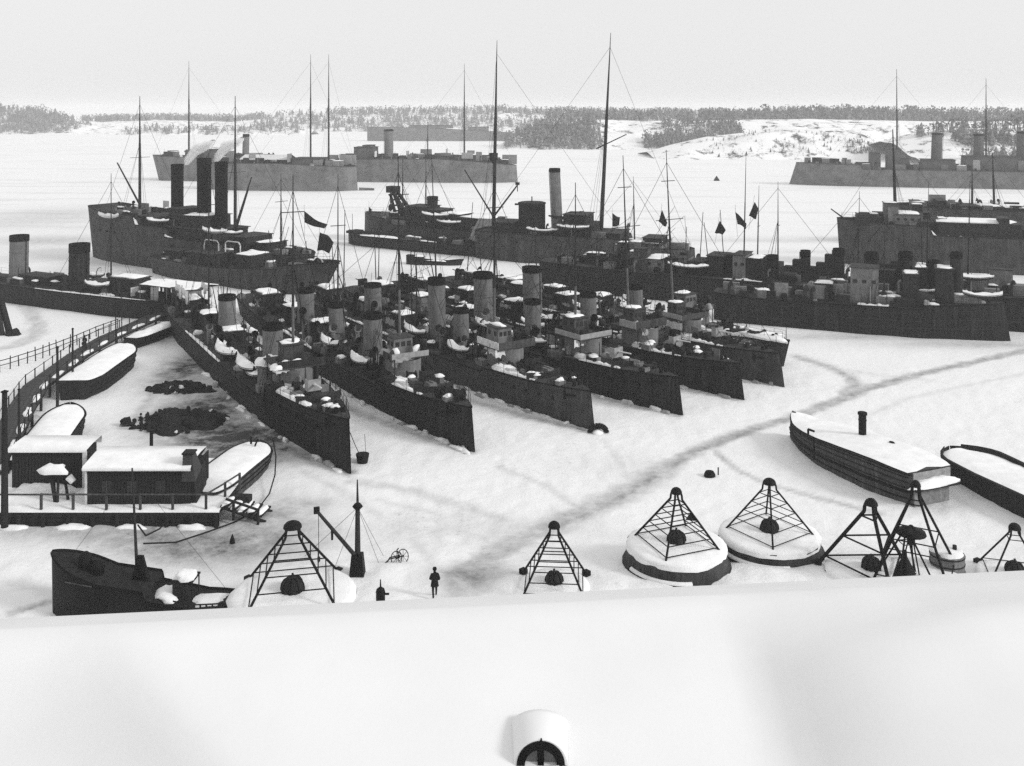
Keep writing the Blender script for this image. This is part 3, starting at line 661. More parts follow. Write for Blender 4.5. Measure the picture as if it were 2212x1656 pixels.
    for k_ in range(9):       # odd stays, halyards and awning lines
        s_ = r.uniform(14, L * .8); q.build(MB().cyl(q.p(s_, r.uniform(-3, 3), q.dz(s_) + r.uniform(0, 1)), q.p(16.8 if k_ < 5 else s_ + r.uniform(3, 9), r.uniform(-.3, .3), r.uniform(10, 20) if k_ < 5 else q.dz(s_) + r.uniform(3, 7)), .028, .028, 3, False), 'stay', 'rope')
    for k_ in range(4): s_ = r.uniform(L * .40, L * .93); q.build(MB().cyl(q.p(s_, r.uniform(-1.5, 1.5), q.dz(s_)), q.p(s_ + .3, r.uniform(-1.5, 1.5), r.uniform(9, 17)), .10, .05, 6), 'pole_mast', 'mast_wood')
    # masts
    if fore:
        s = 16.4 if fore[0] is None else q.s_at(fore[0]); zt = q.z_at(s, fore[1])
        q.mast(s, zt, .17, fore[2] if len(fore) > 2 else .02, yards=((.62, 5.0), (.83, 2.4)), tip=.25, lower='mast_pale', z0=q.dz(s))
    if main:
        s = q.s_at(main[0]); q.mast(s, q.z_at(s, main[1]), .14, main[2] if len(main) > 2 else .03, yards=((.7, 2.0),), tip=.25)
    # funnels
    fs = []
    for f in (f1, f2, f3):
        if f:
            s = q.s_at(f[0]) if f[0] > 100 else f[0]; zt = q.z_at(s, f[1]) if f[1] > 100 else f[1]; dia = q.m_at(s, f[2]) if f[2] > 10 else f[2]
            q.funnel(s, zt, dia, 'paint_funnel' if len(f) < 4 else f[3], oval=1.08, capk=.10); fs.append((s, dia))
    # machinery casing, ventilators beside the funnels, boats
    q.house(20.5, L * .62, 3.2, .75, 'paint_dark', snow=-1, name='engine_casing')
    for s, dia in fs:
        for ds, sg in ((-2.4, 1), (-2.4, -1), (2.5, 1), (2.5, -1)):
            if r.random() < .85: q.vent(s + ds, sg * r.uniform(1.0, 1.9), r.uniform(1.6, 2.6), r.uniform(.22, .33), r.uniform(-.5, .5), r.choice(['paint_dark', 'paint_grey', 'iron']))
    q.boat(21.5, -2.55, zm + .9, 4.8, 1.4); q.boat(31 + r.uniform(-1, 2), -2.5, zm + 1.0, 5.6, 1.5); q.boat(28 + r.uniform(-1, 1), 2.5, zm + 1.0, 5.6, 1.5)
    q.boat(39 + r.uniform(0, 3), 2.5, zm + .9, 5.0, 1.4, snow=r.random() < .7)
    q.house(L * .52, L * .52 + 3.0, 2.6, 2.2, 'paint_dark', snow=.25, windows=2)
    q.tubes(L * .62); q.tubes(L * .76)
    q.house(L * .68, L * .68 + 3.4, 2.4, 2.1, 'paint_grey' if r.random() < .5 else 'paint_dark', snow=.25, windows=2)
    q.house(L * .84, L * .84 + 5.0, 3.0, 1.9, 'paint_dark', snow=.3, windows=3)
    q.gun(L * .81, 0, -1); q.gun(L * .955, 0, -1)
    q.gun(25, -2.4, 1, 'paint_dark', False); q.gun(34, 2.2, 1, 'paint_dark', False)
    q.clutter(17.5, L * .97, 84, .85)
    q.clutter(10, 21, 22, .9, .9)
    q.clutter(2.5, 12.5, 12, .75, .6)
    q.edge_snow(7, 13, -1, .7, .22)
    q.edge_snow(L * .45, L * .7, -1, .6, .2); q.edge_snow(18, 30, 1, .6, .2)
    for k in range(5): q.snow(r.uniform(18, L - 4), r.uniform(-2, 2), r.uniform(1.2, 3), r.uniform(.6, 1.2), .2)
    for k_ in range(26):      # broken ice and drifted snow against the plating
        s_ = r.uniform(.5, 40); b_ = q.hb(s_ / L) * (1 - .25 * max(0, 1 - s_ / L / .45)) + r.uniform(-.1, .5); sg = -1 if r.random() < .8 else 1
        q.build(MB().lump(q.p(s_ - .5, sg * b_, -.06), (r.uniform(.4, 2.2), r.uniform(.3, .8), r.uniform(.12, .45)), r.uniform(-.3, .3), k_ + seed, 9, 3, .5), 'ice_block', r.choice(['snow', 'snow_dirty', 'snow_dirty', 'canvas_grey']))
    if extra: extra(q)
    return q

def s1_extra(q):
    # white awnings, hut with a door and washing over the after deck
    h = q.house(66.5, 70.5, 3.6, 2.6, 'wood_grey', y=.2, snow=.12, name='plank_hut')
    q.build(B(q.p(68.4, -1.62, q.dz(68) + 1.05), (.95, .12, 1.95)), 'door', 'iron_black', h)
    for i in range(8): q.build(B(q.p(66.7 + i * .5, -1.64, q.dz(68) + 1.3), (.06, .07, 2.5)), 'batten', 'wood_mid', h)
    zt = q.dz(60) + 4.4
    for s0, s1, y0, dz in ((57, 65.5, -1.9, 1.9), (59, 65, 1.6, 1.6)):
        rings = []
        for i in range(15):
            t = i / 14; sag = .25 * math.sin(t * math.pi * 3) ** 2
            rings.append([q.p(s0 + (s1 - s0) * t, y0 + .1 * math.sin(t * 19), zt - sag * .5), q.p(s0 + (s1 - s0) * t, y0 + .12 * math.sin(t * 23 + 1), zt - dz * (.8 + .25 * math.sin(t * 12)))])
        o = q.build(MB().loft(rings), 'washing', 'canvas'); sol = o.modifiers.new('thickness', 'SOLIDIFY'); sol.thickness = .02
    for s in (57, 61.5, 65.7): q.build(C(q.p(s, -1.9, q.dz(s)), q.p(s, -1.9, zt + .2), .06, .05, 6), 'awning_post', 'mast_wood')
    q.build(MB().lathe(q.p(19.2, -1.6, q.dz(19)), [(1.15, 0), (1.15, 2.6), (1.2, 2.65), (1.2, 2.75)], 18), 'tank', 'paint_grey')
    q.build(MB().lump(q.p(19.2, -1.6, q.dz(19) + 2.72), (2.6, 2.6, .7), 0, 4, 14), 'snow_cover', 'snow')
    q.boat(24.0, -2.7, 3.9, 6.5, 1.7); q.boat(33.0, -2.8, 3.6, 7.0, 1.8)
    q.edge_snow(6.2, 12.8, -1, .9, .3)
    for y in (-2.2, -1.2, -.2): q.snow(14 + y * .2, y * 1.1, 1.5, 1.2, .5, q.dz(15) + 2.2)
    # life ring on the bridge screen
    q.build(MB().lathe((0, 0, 0), [(0, 0)], 3), 'bracket', 'iron') if False else None

d1 = destroyer('dark destroyer nearest the quay hut, first of the moored row, washing hung aft', (752, 1018), .58, 75, 11, (590, 700, 43), (491, 638, 36), None, (633, 378, .0), (451, 330, .0), zb=4.7, bridge_m='paint_grey', extra=s1_extra, dodger='canvas_grey')
d2 = destroyer('dark destroyer second in the moored row, bow beside the first one', (1018, 972), .60, 74, 22, (806, 677, 40), (728, 655, 34), (661, 624, 36), (864, 340, .02), (730, 376, .0), zb=4.1)
d3 = destroyer('dark destroyer third in the row, pale streaked bow and round float at its stem', (1275, 926), .68, 74, 33, (997, 667, 33), (945, 601, 36), (806, 613, 36), (1068, 380, .0), (900, 548, .0), zb=3.9, hull='hull_mid', bridge_m='paint_grey', dodger='canvas')
d4 = destroyer('dark destroyer fourth in the row, bow pointing at the ice track', (1465, 895), .74, 74, 44, (1152, 648, 34), (1045, 589, 40), None, (1243, 395, .0), (945, 331, .07), zb=4.0)
d5 = destroyer('dark destroyer fifth in the row, mast raked behind its bridge', (1597, 861), .78, 74, 55, (1272, 633, 34), (1151, 577, 40), None, (1360, 337, .05), None, zb=4.0)
d6 = destroyer('dark destroyer sixth in the row, bow overlapping the snowy deck behind it', (1684, 834), .72, 72, 66, (1372, 616, 34), None, None, (1456, 325, .06), None, zb=3.9, hull='hull_mid')
def d7x(q):
    q.build(MB().lump(q.p(3.6, 0, q.dz(3.6)), (6.5, 3.6, .5), 0, 3, 16), 'snow_patch', 'snow'); q.edge_snow(1, 14, -1, 1.3, .4); q.edge_snow(1, 14, 1, 1.3, .4)
    q.build(MB().lathe(q.p(9.5, .3, q.dz(9)), [(.9, 0), (.6, 1.0), (.12, 2.2), (.02, 2.4)], 10), 'covered_gun', 'cloth_dark')
d7 = destroyer('small farthest vessel of the moored row with a snow-covered bow deck', (1706, 796), .86, 60, 77, None, None, None, None, None, zb=3.5, zm=2.4, beam=6.2, hull='hull_mid', extra=d7x, stem=-.9)
# ---------------------------------------------------------------- ships behind the row
def steps(q, s, y, tops, w=1.5, m='paint_dark'):
    for i, zt in enumerate(tops):
        z0 = q.dz(s); q.build(B(q.p(s + (i + .2) * w * .9, y, (z0 + zt) / 2), (w, w, zt - z0), 0, .98), 'vent_trunk', m)

# left: low destroyer cut by the frame, awning over its stern
q = Ship('destroyer', 'low dark destroyer at the left edge with two funnels and snowy awning aft', 'destroyer', (-104, 176), (-49, 148.5), 7.4, [(0, 4.4), (.2, 3.6), (.21, 3.1), (.6, 2.9), (1, 3.1)], None, 'hull_dark', seed=81)
s = q.s_at(40); q.funnel(s, q.z_at(s, 508), q.m_at(s, 38), 'paint_funnel'); s = q.s_at(170); q.funnel(s, q.z_at(s, 526), q.m_at(s, 42), 'paint_dark', capk=.2)
s = q.s_at(240); q.mast(s, q.z_at(s, 375), .14, 0, yards=((.6, 2.4),))
for px0, px1, w, h, sn in ((195, 232, 3, 1.6, 0), (250, 308, 3.4, 2.6, .25), (60, 120, 3.2, 1.4, 0)):
    s0, s1 = q.s_at(px0), q.s_at(px1); q.house(s0, s1, w, h, 'paint_dark', snow=sn, windows=3)
s0, s1 = q.s_at(330), q.s_at(446); zt = q.z_at((s0 + s1) / 2, 616)
aw = q.build(B(q.p((s0 + s1) / 2, 0, zt), (s1 - s0, 5.4, .12)), 'awning', 'wood_mid')
q.build(MB().loft([[q.p(s0 + (s1 - s0) * i / 14, y, zt + .06 + (.28 if abs(y) < 2.2 else .05) + .06 * mnoise.noise((i * .6, y, 3))) for y in (-2.75, -2.3, -1, 1, 2.3, 2.75)] for i in range(15)]), 'snow_cover', 'snow', aw)
for i in range(5):
    for sg in (-1, 1): q.build(C(q.p(s0 + (s1 - s0) * i / 4, sg * 2.5, q.dz(s0)), q.p(s0 + (s1 - s0) * i / 4, sg * 2.5, zt), .07, .07, 6), 'awning_post', 'wood_grey')
q.build(B(q.p(s0 + 3.0, 2.45, zt - 1.3), (1.6, .1, 2.3)), 'canvas_screen', 'canvas_grey'); q.build(B(q.p(s0 + .8, -2.2, zt - 1.3), (1.5, .1, 2.4)), 'canvas_screen', 'paint_grey')
q.clutter(4, q.L - 3, 60, .8, 1.2); q.railing(2, q.L - 1); q.boat(q.L * .6, -2.6, 4.2); q.boat(q.L * .72, 2.7, 4.0); q.snow(q.L * .75, 2.4, 3, 1, .3); q.gun(q.L * .55, -1)
q.edge_snow(q.L * .5, q.L * .9, 1, .4, .18)

# the three-funnelled depot steamer
W = Ship('depot_ship', 'large black steamer with three tall black funnels and two masts', 'ship', (-37, 181.5), (-90.5, 216), 12.5, [(0, 5.4), (.3, 5.0), (.31, 6.6), (.55, 6.7), (.56, 8.6), (.70, 8.6), (.71, 10.4), (.92, 10.8), (1, 11.4)], None, 'hull_mid', stem=-1.0, fine=.2, sternfull=.62, seed=91, counter=.3, bulwark=.8)
q = W
for px, py, w in ((383, 355, 26), (441, 342, 30), (478, 350, 27)):
    s = q.s_at(px); q.funnel(s, q.z_at(s, py), q.m_at(s, w), 'soot', cap='soot', rake=0, capk=.08)
for px, py in ((302, 208), (508, 208)):
    s = q.s_at(px); q.mast(s, q.z_at(s, py), .34, 0, yards=((.48, 5),), tip=.18)
    q.build(MB().cyl(q.p(s, 0, q.dz(s) + 2), q.p(s + (5 if px < 400 else -6), -2, q.dz(s) + 11), .22, .14, 6), 'derrick', 'mast_wood')
    if px > 400: q.build(MB().cyl(q.p(s, 0, q.dz(s) + 3), q.p(s - 2.5, 2, q.dz(s) + 13), .2, .14, 6), 'derrick', 'mast_wood')
q.house(q.s_at(500), q.s_at(400), 9, 2.6, 'paint_dark', snow=.0, windows=6); q.house(q.s_at(470), q.s_at(420), 7, 5, 'paint_dark', snow=.3, windows=4)
q.house(q.s_at(375), q.s_at(330), 8, 2.2, 'paint_dark', snow=.0); q.house(q.s_at(420), q.s_at(390), 6, 4.2, 'paint_dark', snow=.0); q.house(q.s_at(560), q.s_at(520), 7, 3.4, 'paint_dark', snow=0, windows=4); q.house(q.s_at(600), q.s_at(570), 5, 2.4, 'paint_dark', snow=.2, windows=3)
q.boat(q.s_at(300), -7.3, 9.6, 7, 2.0, 'canvas', davits=False, cover='canvas'); q.boat(q.s_at(400), -6.6, 9.4, 7, 2.0); q.boat(q.s_at(520), -6.4, 8.4, 7, 2.0, 'canvas_grey')
q.boat(q.s_at(555), -6.2, 8.4, 6, 1.8)
q.edge_snow(q.L * .30, q.L * .75, -1, 1.0, .5); q.edge_snow(q.L * .62, q.L * .8, -1, .9, .4); q.clutter(2, q.L - 3, 90, .9, 1.7)
lg = MB()   # boat ladder with hooped white rails near the bow
for s in (12.5, 18.5):
    lg = MB(); lg.tube([q.p(s, -6.6, q.dz(s)), q.p(s, -6.6, q.dz(s) + 2.4), q.p(s + .5, -6.6, q.dz(s) + 2.9), q.p(s + 3.6, -6.6, q.dz(s) + 2.9), q.p(s + 4.1, -6.6, q.dz(s) + 2.4), q.p(s + 4.1, -6.6, q.dz(s))], .13, 6); q.build(lg, 'boat_hoop', 'canvas')
q.name_ports(q.L * .5, q.L * .9, 10, 6.5, .2)

# long low ship in front of it, overhanging bow
q = Ship('cargo_ship', 'low black ship with overhanging bow in front of the three-funnelled steamer', 'ship', (-29.5, 167), (-70, 194), 9, [(0, 6.2), (.22, 5.1), (.23, 4.4), (.6, 3.3), (1, 3.6)], None, 'hull_mid', stem=-4.2, fine=.3, seed=92, bulwark=.5)
q.edge_snow(q.L * .55, q.L * .97, -1, .5, .3); q.edge_snow(q.L * .24, q.L * .4, -1, .5, .25)
s = q.s_at(607); q.mast(s, q.z_at(s, 374), .2, 0, yards=((.7, 3),), tip=.2)
q.house(q.L * .62, q.L * .78, 5, 2.2, 'paint_dark', snow=0, windows=3); q.house(q.L * .40, q.L * .5, 5, 2.4, 'paint_dark', snow=.25, windows=3); q.house(q.L * .84, q.L * .93, 4, 1.8, 'paint_dark', snow=0)
q.clutter(2, q.L - 2, 34, .8, 1.3); q.railing(1, q.L - 1); q.anchor_gear()
q.build(MB().lathe(q.p(4.5, -1, q.dz(4.5)), [(.5, 0), (.5, .8), (.3, 1.2), (.0, 1.3)], 12), 'capstan', 'iron')
flag(657, 458, 170, 4.0, 2.6, 'dark flag streaming from a leaning staff above the black overhanging bow', 2, pts=[(0, 0), (4.0, -2.4), (3.6, -3.0), (.1, -2.0)])
flag(691, 500, 169, 3.2, 4.0, 'larger dark flag hanging just below and right of the streaming one', 5, pts=[(0, 0), (2.5, -1.8), (1.6, -3.8), (-.5, -3.2)])

# the workshop ship with the bow crane and its neighbour with the tall masts
q = Ship('workshop_ship', 'dark workshop ship with heavy hooked crane jutting from its bow', 'ship', (-37, 246), (3, 219), 10, [(0, 6.6), (.22, 6.0), (.23, 4.6), (1, 4.6)], None, 'hull_mid', stem=.4, fine=.2, seed=93, bulwark=.4)
s0 = q.s_at(846); zt = q.z_at(s0, 405)
cr = MB()
A, Bp = q.p(s0 + 6.5, 0, 6), q.p(s0 + .2, 0, zt)
for y in (-1.3, 1.3):
    cr.cyl((A[0], y, A[2]), (Bp[0], y * .5, Bp[2]), .5, .4, 6); cr.cyl((A[0] + 3.6, y, 5), (Bp[0], y * .5, Bp[2] - 1.8), .45, .4, 6)
    for i in range(5):
        t = i / 5; u = (i + 1) / 5
        cr.cyl((A[0] + (Bp[0] - A[0]) * t, y, A[2] + (Bp[2] - A[2]) * t), (A[0] + 3.6 + (Bp[0] - A[0] - 3.6) * u, y, 5 + (Bp[2] - 6.8) * u), .22, .22, 5)
cr.box((Bp[0] - .3, 0, Bp[2] - .5), (2.8, 2.2, 1.6))
cro = q.build(cr, 'bow_crane', 'iron')
q.build(MB().cyl((Bp[0] + .6, 0, Bp[2] - 1), (Bp[0] + .6, 0, Bp[2] - 5.2), .12, .12, 6).lathe((Bp[0] + .6, 0, Bp[2] - 6.0), [(.0, 0), (.5, .3), (.55, 1.2), (.2, 1.8)], 10), 'hook_block', 'iron', cro)
q.build(MB().tube([(Bp[0] + .6 + .8 * math.cos(a), 0, Bp[2] - 6.6 + .7 * math.sin(a)) for a in [math.radians(200 + 20 * i) for i in range(8)]], .16, 6), 'hook', 'iron', cro)
for px0, px1, w, py, sn in ((862, 905, 6, 470, 0), (890, 935, 6, 445, .0), (925, 965, 5.5, 452, 0), (960, 1005, 6, 462, .3), (1000, 1075, 7, 470, .3)):
    a, b = q.s_at(px0), q.s_at(px1); q.house(a, b, w, q.z_at((a + b) / 2, py) - q.dz((a + b) / 2), 'paint_dark', snow=sn, windows=3)
s = q.s_at(930); q.funnel(s, q.z_at(s, 425), 2.6, 'paint_dark', y=-.5)
for px, py in ((920, 337), (870, 337)): s = q.s_at(px); q.mast(s, q.z_at(s, py), .2, 0, tip=.2)
q.boat(q.s_at(970), 5.2, 7.2, 8, 2.0); q.boat(q.s_at(1000), 5.4, 5.8, 7, 2.0); q.clutter(3, q.L - 3, 44, .85, 1.9); q.railing(1, q.L - 1)
# light tarpaulin hung over the side
zt = q.z_at(q.L - 4, 470)
q.build(MB().loft([[q.p(q.L - 9 + i * 1.0 - 4 * t, 5.3 + .6 * t + .15 * math.sin(i * 1.7), zt - (zt - .6) * t) for t in (0, .25, .5, .75, 1)] for i in range(7)]), 'tarpaulin', 'canvas_grey')

q = Ship('depot_ship', 'dark ship with one tall grey funnel, drum tower and two very tall masts', 'ship', (37, 197), (-7, 214), 11, [(0, 4.2), (.3, 4.6), (.31, 6.0), (1, 6.2)], None, 'hull_mid', stem=.3, fine=.25, seed=94, bulwark=.4)
s = q.s_at(1205); q.funnel(s, q.z_at(s, 364), q.m_at(s, 23), 'paint_grey', cap='soot', rake=.05, capk=.06)
s = q.s_at(1149); zt = q.z_at(s, 438)
tw = q.build(MB().lathe(q.p(s, 0, q.dz(s)), [(2.9, -.1), (2.9, zt - q.dz(s) - .2), (3.05, zt - q.dz(s) - .2), (3.05, zt - q.dz(s)), (2.6, zt - q.dz(s) + .15), (.0, zt - q.dz(s) + .3)], 22), 'drum_tower', 'paint_dark')
q.build(MB().cyl(q.p(s, 0, zt), q.p(s, 0, zt + 1.3), .15, .12, 6).cyl(q.p(s + 3.1, 0, zt - .5), q.p(s + 3.9, 0, zt - .5), .2, .25, 6), 'bracket', 'iron', tw)
s = q.s_at(1066); m1 = q.mast(s, q.z_at(s, 88), .48, -.02, yards=((.45, 3),), tip=.12, top=False)
q.build(MB().lathe(q.p(s, 0, q.z_at(s, 345)), [(.3, -.8), (.9, 0), (1.0, 1.4), (.9, 1.4), (.8, .2)], 12), 'crows_nest', 'iron', m1)
q.build(MB().cyl(q.p(s, 0, q.dz(s) + 3), q.p(s - 6.0, -1, q.z_at(s, 398)), .22, .16, 6), 'derrick', 'iron'); q.build(MB().cyl(q.p(s, 0, q.dz(s) + 3), q.p(s + 6.5, -1, q.z_at(s, 368)), .2, .12, 6), 'derrick', 'iron')
q.build(MB().cyl(q.p(s - 6.0, -1, q.z_at(s, 398)), q.p(s - 6.0, -1, q.z_at(s, 412)), .1, .1, 6).box(q.p(s - 6.0, -1, q.z_at(s, 395)), (.9, .3, .6)), 'block', 'iron')
s = q.s_at(1298); q.mast(s, q.z_at(s, 72), .46, -.05, yards=(), tip=.12); q.build(MB().cyl(q.p(s + 1, 0, q.z_at(s, 322)), q.p(s - 6, -2, q.z_at(s, 290)), .14, .1, 6), 'gaff', 'mast_wood')
for px0, px1, w, py, sn in ((1080, 1120, 7, 478, 0), (1180, 1230, 8, 500, 0), (1215, 1290, 8, 482, .0), (1225, 1275, 6, 462, .0), (1290, 1350, 8, 500, 0), (1350, 1440, 8, 522, .15), (1395, 1436, 6, 512, 0)):
    a, b = q.s_at(px0), q.s_at(px1); q.house(min(a, b), max(a, b), w, max(.8, q.z_at((a + b) / 2, py) - q.dz((a + b) / 2)), 'paint_dark' if px0 != 1350 else 'paint_grey', snow=sn, windows=4)
q.boat(q.s_at(1240), -5, q.z_at(q.s_at(1240), 470), 8, 2.0, davits=True, snow=False); q.boat(q.s_at(1255), -5.6, 7.5, 7, 2); q.boat(q.s_at(1190), -5.6, 6.6, 7, 2)
q.clutter(2, q.L - 2, 50, .85, 2.0); q.railing(1, q.L - 1); s = q.s_at(1371); q.mast(s, q.z_at(s, 382), .18, .02, tip=.2)

# long barge lying under the crane ship
q = Ship('barge', 'long dark open barge alongside the ship with the bow crane', 'barge', (-39.5, 235), (-4, 213), 6, [(0, 3.3), (.15, 2.6), (1, 2.5)], None, 'hull_dark', stem=.0, fine=.16, seed=95, bulwark=.6)
q.snow(9, .3, 12, 3.4, .5); q.snow(22, 0, 9, 2.4, .3); q.clutter(16, 38, 14, .8, 1.5); q.build(B(q.p(2, 0, 3), (2.4, 3.6, .6)), 'fore_peak', 'wood_dark')
q.build(MB().cyl(q.p(1.2, 0, 3), q.p(1.2, 0, 7.2), .07, .05, 5), 'flagstaff', 'mast_wood'); 
flag(797, 446, 232, .9, 1.6, 'tiny dark pennant on the staff at the barge bow', 3, pts=[(0, 0), (.7, -.9), (.5, -1.9), (-.1, -2.0)])
q = Ship('launch', 'long slender open launch frozen in on the ice in mid harbour', 'boat', (-10, 201.5), (-22, 203.5), 2.4, [(0, 1.3), (.3, .8), (.8, 1.0), (.82, 1.7), (1, 1.9)], None, 'hull_dark', stem=-.5, seed=96, bulwark=.3)
q.snow(6, 0, 4, 1.5, .4); q.house(8.5, 10.5, 1.5, .8, 'paint_dark', snow=.2)

# right-hand rank
q = Ship('destroyer', 'long dark destroyer of the right-hand rank with four stepped funnels', 'destroyer', (86, 137.5), (6, 178), 8.5, [(0, 5.4), (.2, 4.9), (.22, 4.5), (.8, 4.5), (1, 4.9)], None, 'hull_dark', fine=.25, sternfull=.5, seed=97)
for px, py, w, tops in ((1670, 551, 23, (585,)), (1740, 541, 21, (562, 577)), (1812, 537, 24, (551, 570, 580)), (1884, 545, 27, ()), (1957, 544, 27, (565,)), (2016, 562, 24, ())):
    s = q.s_at(px); q.funnel(s, q.z_at(s, py), q.m_at(s, w), 'paint_dark', capk=.22, rake=0)
    steps(q, s + q.m_at(s, w) * .6, 0, [q.z_at(s, t) for t in tops], 1.5)
for px, py in ((1610, 330), (1632, 402), (1682, 392), (1850, 415), (2000, 395), (2090, 380)):
    s = q.s_at(px); q.mast(s, q.z_at(s, py), .13, -.02 if px != 1682 else 0, tip=.2, yards=((.55, 2.0),) if px in (1682, 1632) else (), stays=px in (1682, 1850), y=q.r.uniform(-2, 2))
for px0, px1, w, py, sn in ((1450, 1490, 5, 555, 0), (1500, 1530, 5, 562, 0), (1535, 1570, 5, 550, 0), (1590, 1618, 5, 548, 0), (1620, 1652, 5, 556, .2), (1700, 1725, 5, 588, 0), (1900, 1935, 5, 580, 0), (1975, 2005, 5, 575, .2), (2040, 2080, 5, 572, 0), (1400, 1445, 5, 556, .2)):
    a, b = q.s_at(px0), q.s_at(px1); q.house(min(a, b), max(a, b), w, max(1, q.z_at((a + b) / 2, py) - q.dz((a + b) / 2)), q.r.choice(['paint_dark', 'paint_dark', 'paint_grey']), snow=sn, windows=2)
q.clutter(3, q.L - 3, 160, .9, 1.6); q.railing(2, q.L - 1); q.boat(q.s_at(1500), -3.6, 5.6, 7, 1.8); q.boat(q.s_at(1330), -3.6, 6.0, 6, 1.7, snow=False); q.boat(q.s_at(2100), -3, 7, 6, 1.7); q.edge_snow(q.L * .55, q.L * .62, -1, .5, .2); q.tubes(q.L * .9)
for k_ in range(26):
    s = q.r.uniform(4, q.L - 4); y = q.r.uniform(-3, 3); h_ = q.r.uniform(1.5, 4.2); q.house(s, s + q.r.uniform(1, 3.2), q.r.uniform(1.2, 3), h_, q.r.choice(['paint_dark', 'paint_dark', 'iron', 'paint_grey', 'wood_mid']), y=y, snow=q.r.choice([-1, 0, 0, .15]), name='deck_locker')
for k_ in range(9): s = q.r.uniform(4, q.L - 6); q.build(MB().cyl(q.p(s, q.r.uniform(-2, 2), 4.5), q.p(s + .2, q.r.uniform(-2, 2), q.r.uniform(9, 16)), .09, .05, 6), 'pole_mast', 'mast_wood')
R2 = q
q = Ship('torpedo_boat', 'dark torpedo boat in front of the right-hand rank, bow at far right', 'destroyer', (68.5, 135.5), (31.5, 150.5), 6.4, [(0, 5.3), (.25, 4.7), (.26, 4.2), (.8, 4.0), (1, 4.4)], None, 'hull_dark', stem=.9, seed=98)
a, b = q.s_at(1898), q.s_at(1838); q.house(min(a, b), max(a, b), 3.6, q.z_at((a + b) / 2, 576) - q.dz(a), 'paint_grey', snow=0, windows=3)
for px0, px1, w, py in ((1950, 1985, 3.4, 590), (2020, 2060, 3.4, 580), (1760, 1800, 3, 612)):
    a, b = q.s_at(px0), q.s_at(px1); q.house(min(a, b), max(a, b), w, q.z_at((a + b) / 2, py) - q.dz(a), 'paint_dark', snow=.2, windows=2)
s = q.s_at(2070); q.funnel(s, q.z_at(s, 545), 1.5, 'paint_dark'); s = q.s_at(1910); q.mast(s, q.z_at(s, 470), .12, 0)
q.clutter(2, q.L - 2, 90, .9, 1.7); q.railing(1, q.L - 1); q.edge_snow(14, 18, -1, .6, .25); q.gun(5); q.boat(q.s_at(2120), -2.2, 6, 5, 1.4); q.anchor_gear()

# ships further back on the right
q = Ship('transport_ship', 'high-bowed dark ship behind the right-hand rank, bow to the left', 'ship', (68.5, 205), (128, 186), 12, [(0, 9.6), (.1, 9.2), (.28, 9.0), (.29, 7.2), (1, 7.0)], None, 'hull_mid', stem=-.6, fine=.25, seed=99, bulwark=.6)
s = q.s_at(1935); q.mast(s, q.z_at(s, 280), .38, -.03, tip=.25); q.house(q.s_at(1850), q.s_at(1900), 8, 1.6, 'paint_dark', snow=.3); q.house(q.s_at(1930), q.s_at(1990), 8, 2.4, 'paint_grey', snow=.3, windows=4)
q.build(MB().cyl(q.p(1.5, 0, 9.3), q.p(-1.2, 0, 11.3), .2, .12, 6), 'bowsprit', 'mast_wood'); q.house(q.s_at(2020), q.s_at(2200), 9, 3.0, 'paint_dark', snow=.4, windows=8); q.clutter(3, q.L - 3, 50, .85, 1.8); q.railing(1, q.L - 2); q.edge_snow(12, 30, 1, 1, .5)
for k_ in range(24):
    s = q.r.uniform(3, q.L - 6); q.house(s, s + q.r.uniform(1.2, 4), q.r.uniform(1.5, 5), q.r.uniform(1.2, 4.5), q.r.choice(['paint_dark', 'iron', 'paint_grey', 'paint_dark']), y=q.r.uniform(-3.5, 3.5), snow=q.r.choice([-1, 0, .2]), name='deck_locker')
q = Ship('transport_ship', 'tall dark ship crowded with deck structures at the right, behind the high bow', 'ship', (92, 236), (172, 214), 14, [(0, 9.6), (.35, 9.0), (.36, 7.2), (1, 7.6)], None, 'hull_mid', stem=-.8, fine=.15, seed=100, bulwark=.6)
for px0, px1, w, py in ((1968, 1990, 9, 436), (1990, 2030, 9, 444), (2020, 2040, 8, 432), (2040, 2085, 9, 450), (2083, 2105, 7, 450), (2105, 2160, 9, 478), (2160, 2260, 9, 492)):
    a, b = q.s_at(px0), q.s_at(px1); q.house(min(a, b), max(a, b), w, max(1, q.z_at((a + b) / 2, py) - q.dz((a + b) / 2)), 'paint_dark', snow=0.25 if py > 470 else 0, windows=3)
for px, py, rk in ((2100, 370, .0), (2148, 330, -.03)): s = q.s_at(px); q.mast(s, q.z_at(s, py), .3, rk, tip=.3)
q.clutter(2, q.L - 2, 120, .9, 2.2); q.railing(1, q.L - 2); q.edge_snow(20, 50, 1, 1, .5)
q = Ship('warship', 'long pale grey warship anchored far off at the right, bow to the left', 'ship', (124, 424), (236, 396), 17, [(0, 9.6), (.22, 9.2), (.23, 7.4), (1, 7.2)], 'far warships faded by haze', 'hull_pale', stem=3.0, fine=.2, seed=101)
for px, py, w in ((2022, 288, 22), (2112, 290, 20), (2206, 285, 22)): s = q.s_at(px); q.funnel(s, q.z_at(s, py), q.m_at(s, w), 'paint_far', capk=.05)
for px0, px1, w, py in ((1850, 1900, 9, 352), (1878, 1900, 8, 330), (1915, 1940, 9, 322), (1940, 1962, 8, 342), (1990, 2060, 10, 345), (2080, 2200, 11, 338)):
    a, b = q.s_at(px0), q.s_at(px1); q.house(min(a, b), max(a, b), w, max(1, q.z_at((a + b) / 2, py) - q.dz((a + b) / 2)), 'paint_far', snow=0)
s = q.s_at(1938); q.mast(s, q.z_at(s, 150), .4, -.005, tip=.2); s = q.s_at(2130); q.mast(s, q.z_at(s, 170), .4, 0, tip=.2); q.clutter(4, q.L - 3, 110, .9, 3.0); q.railing(2, q.L - 2)

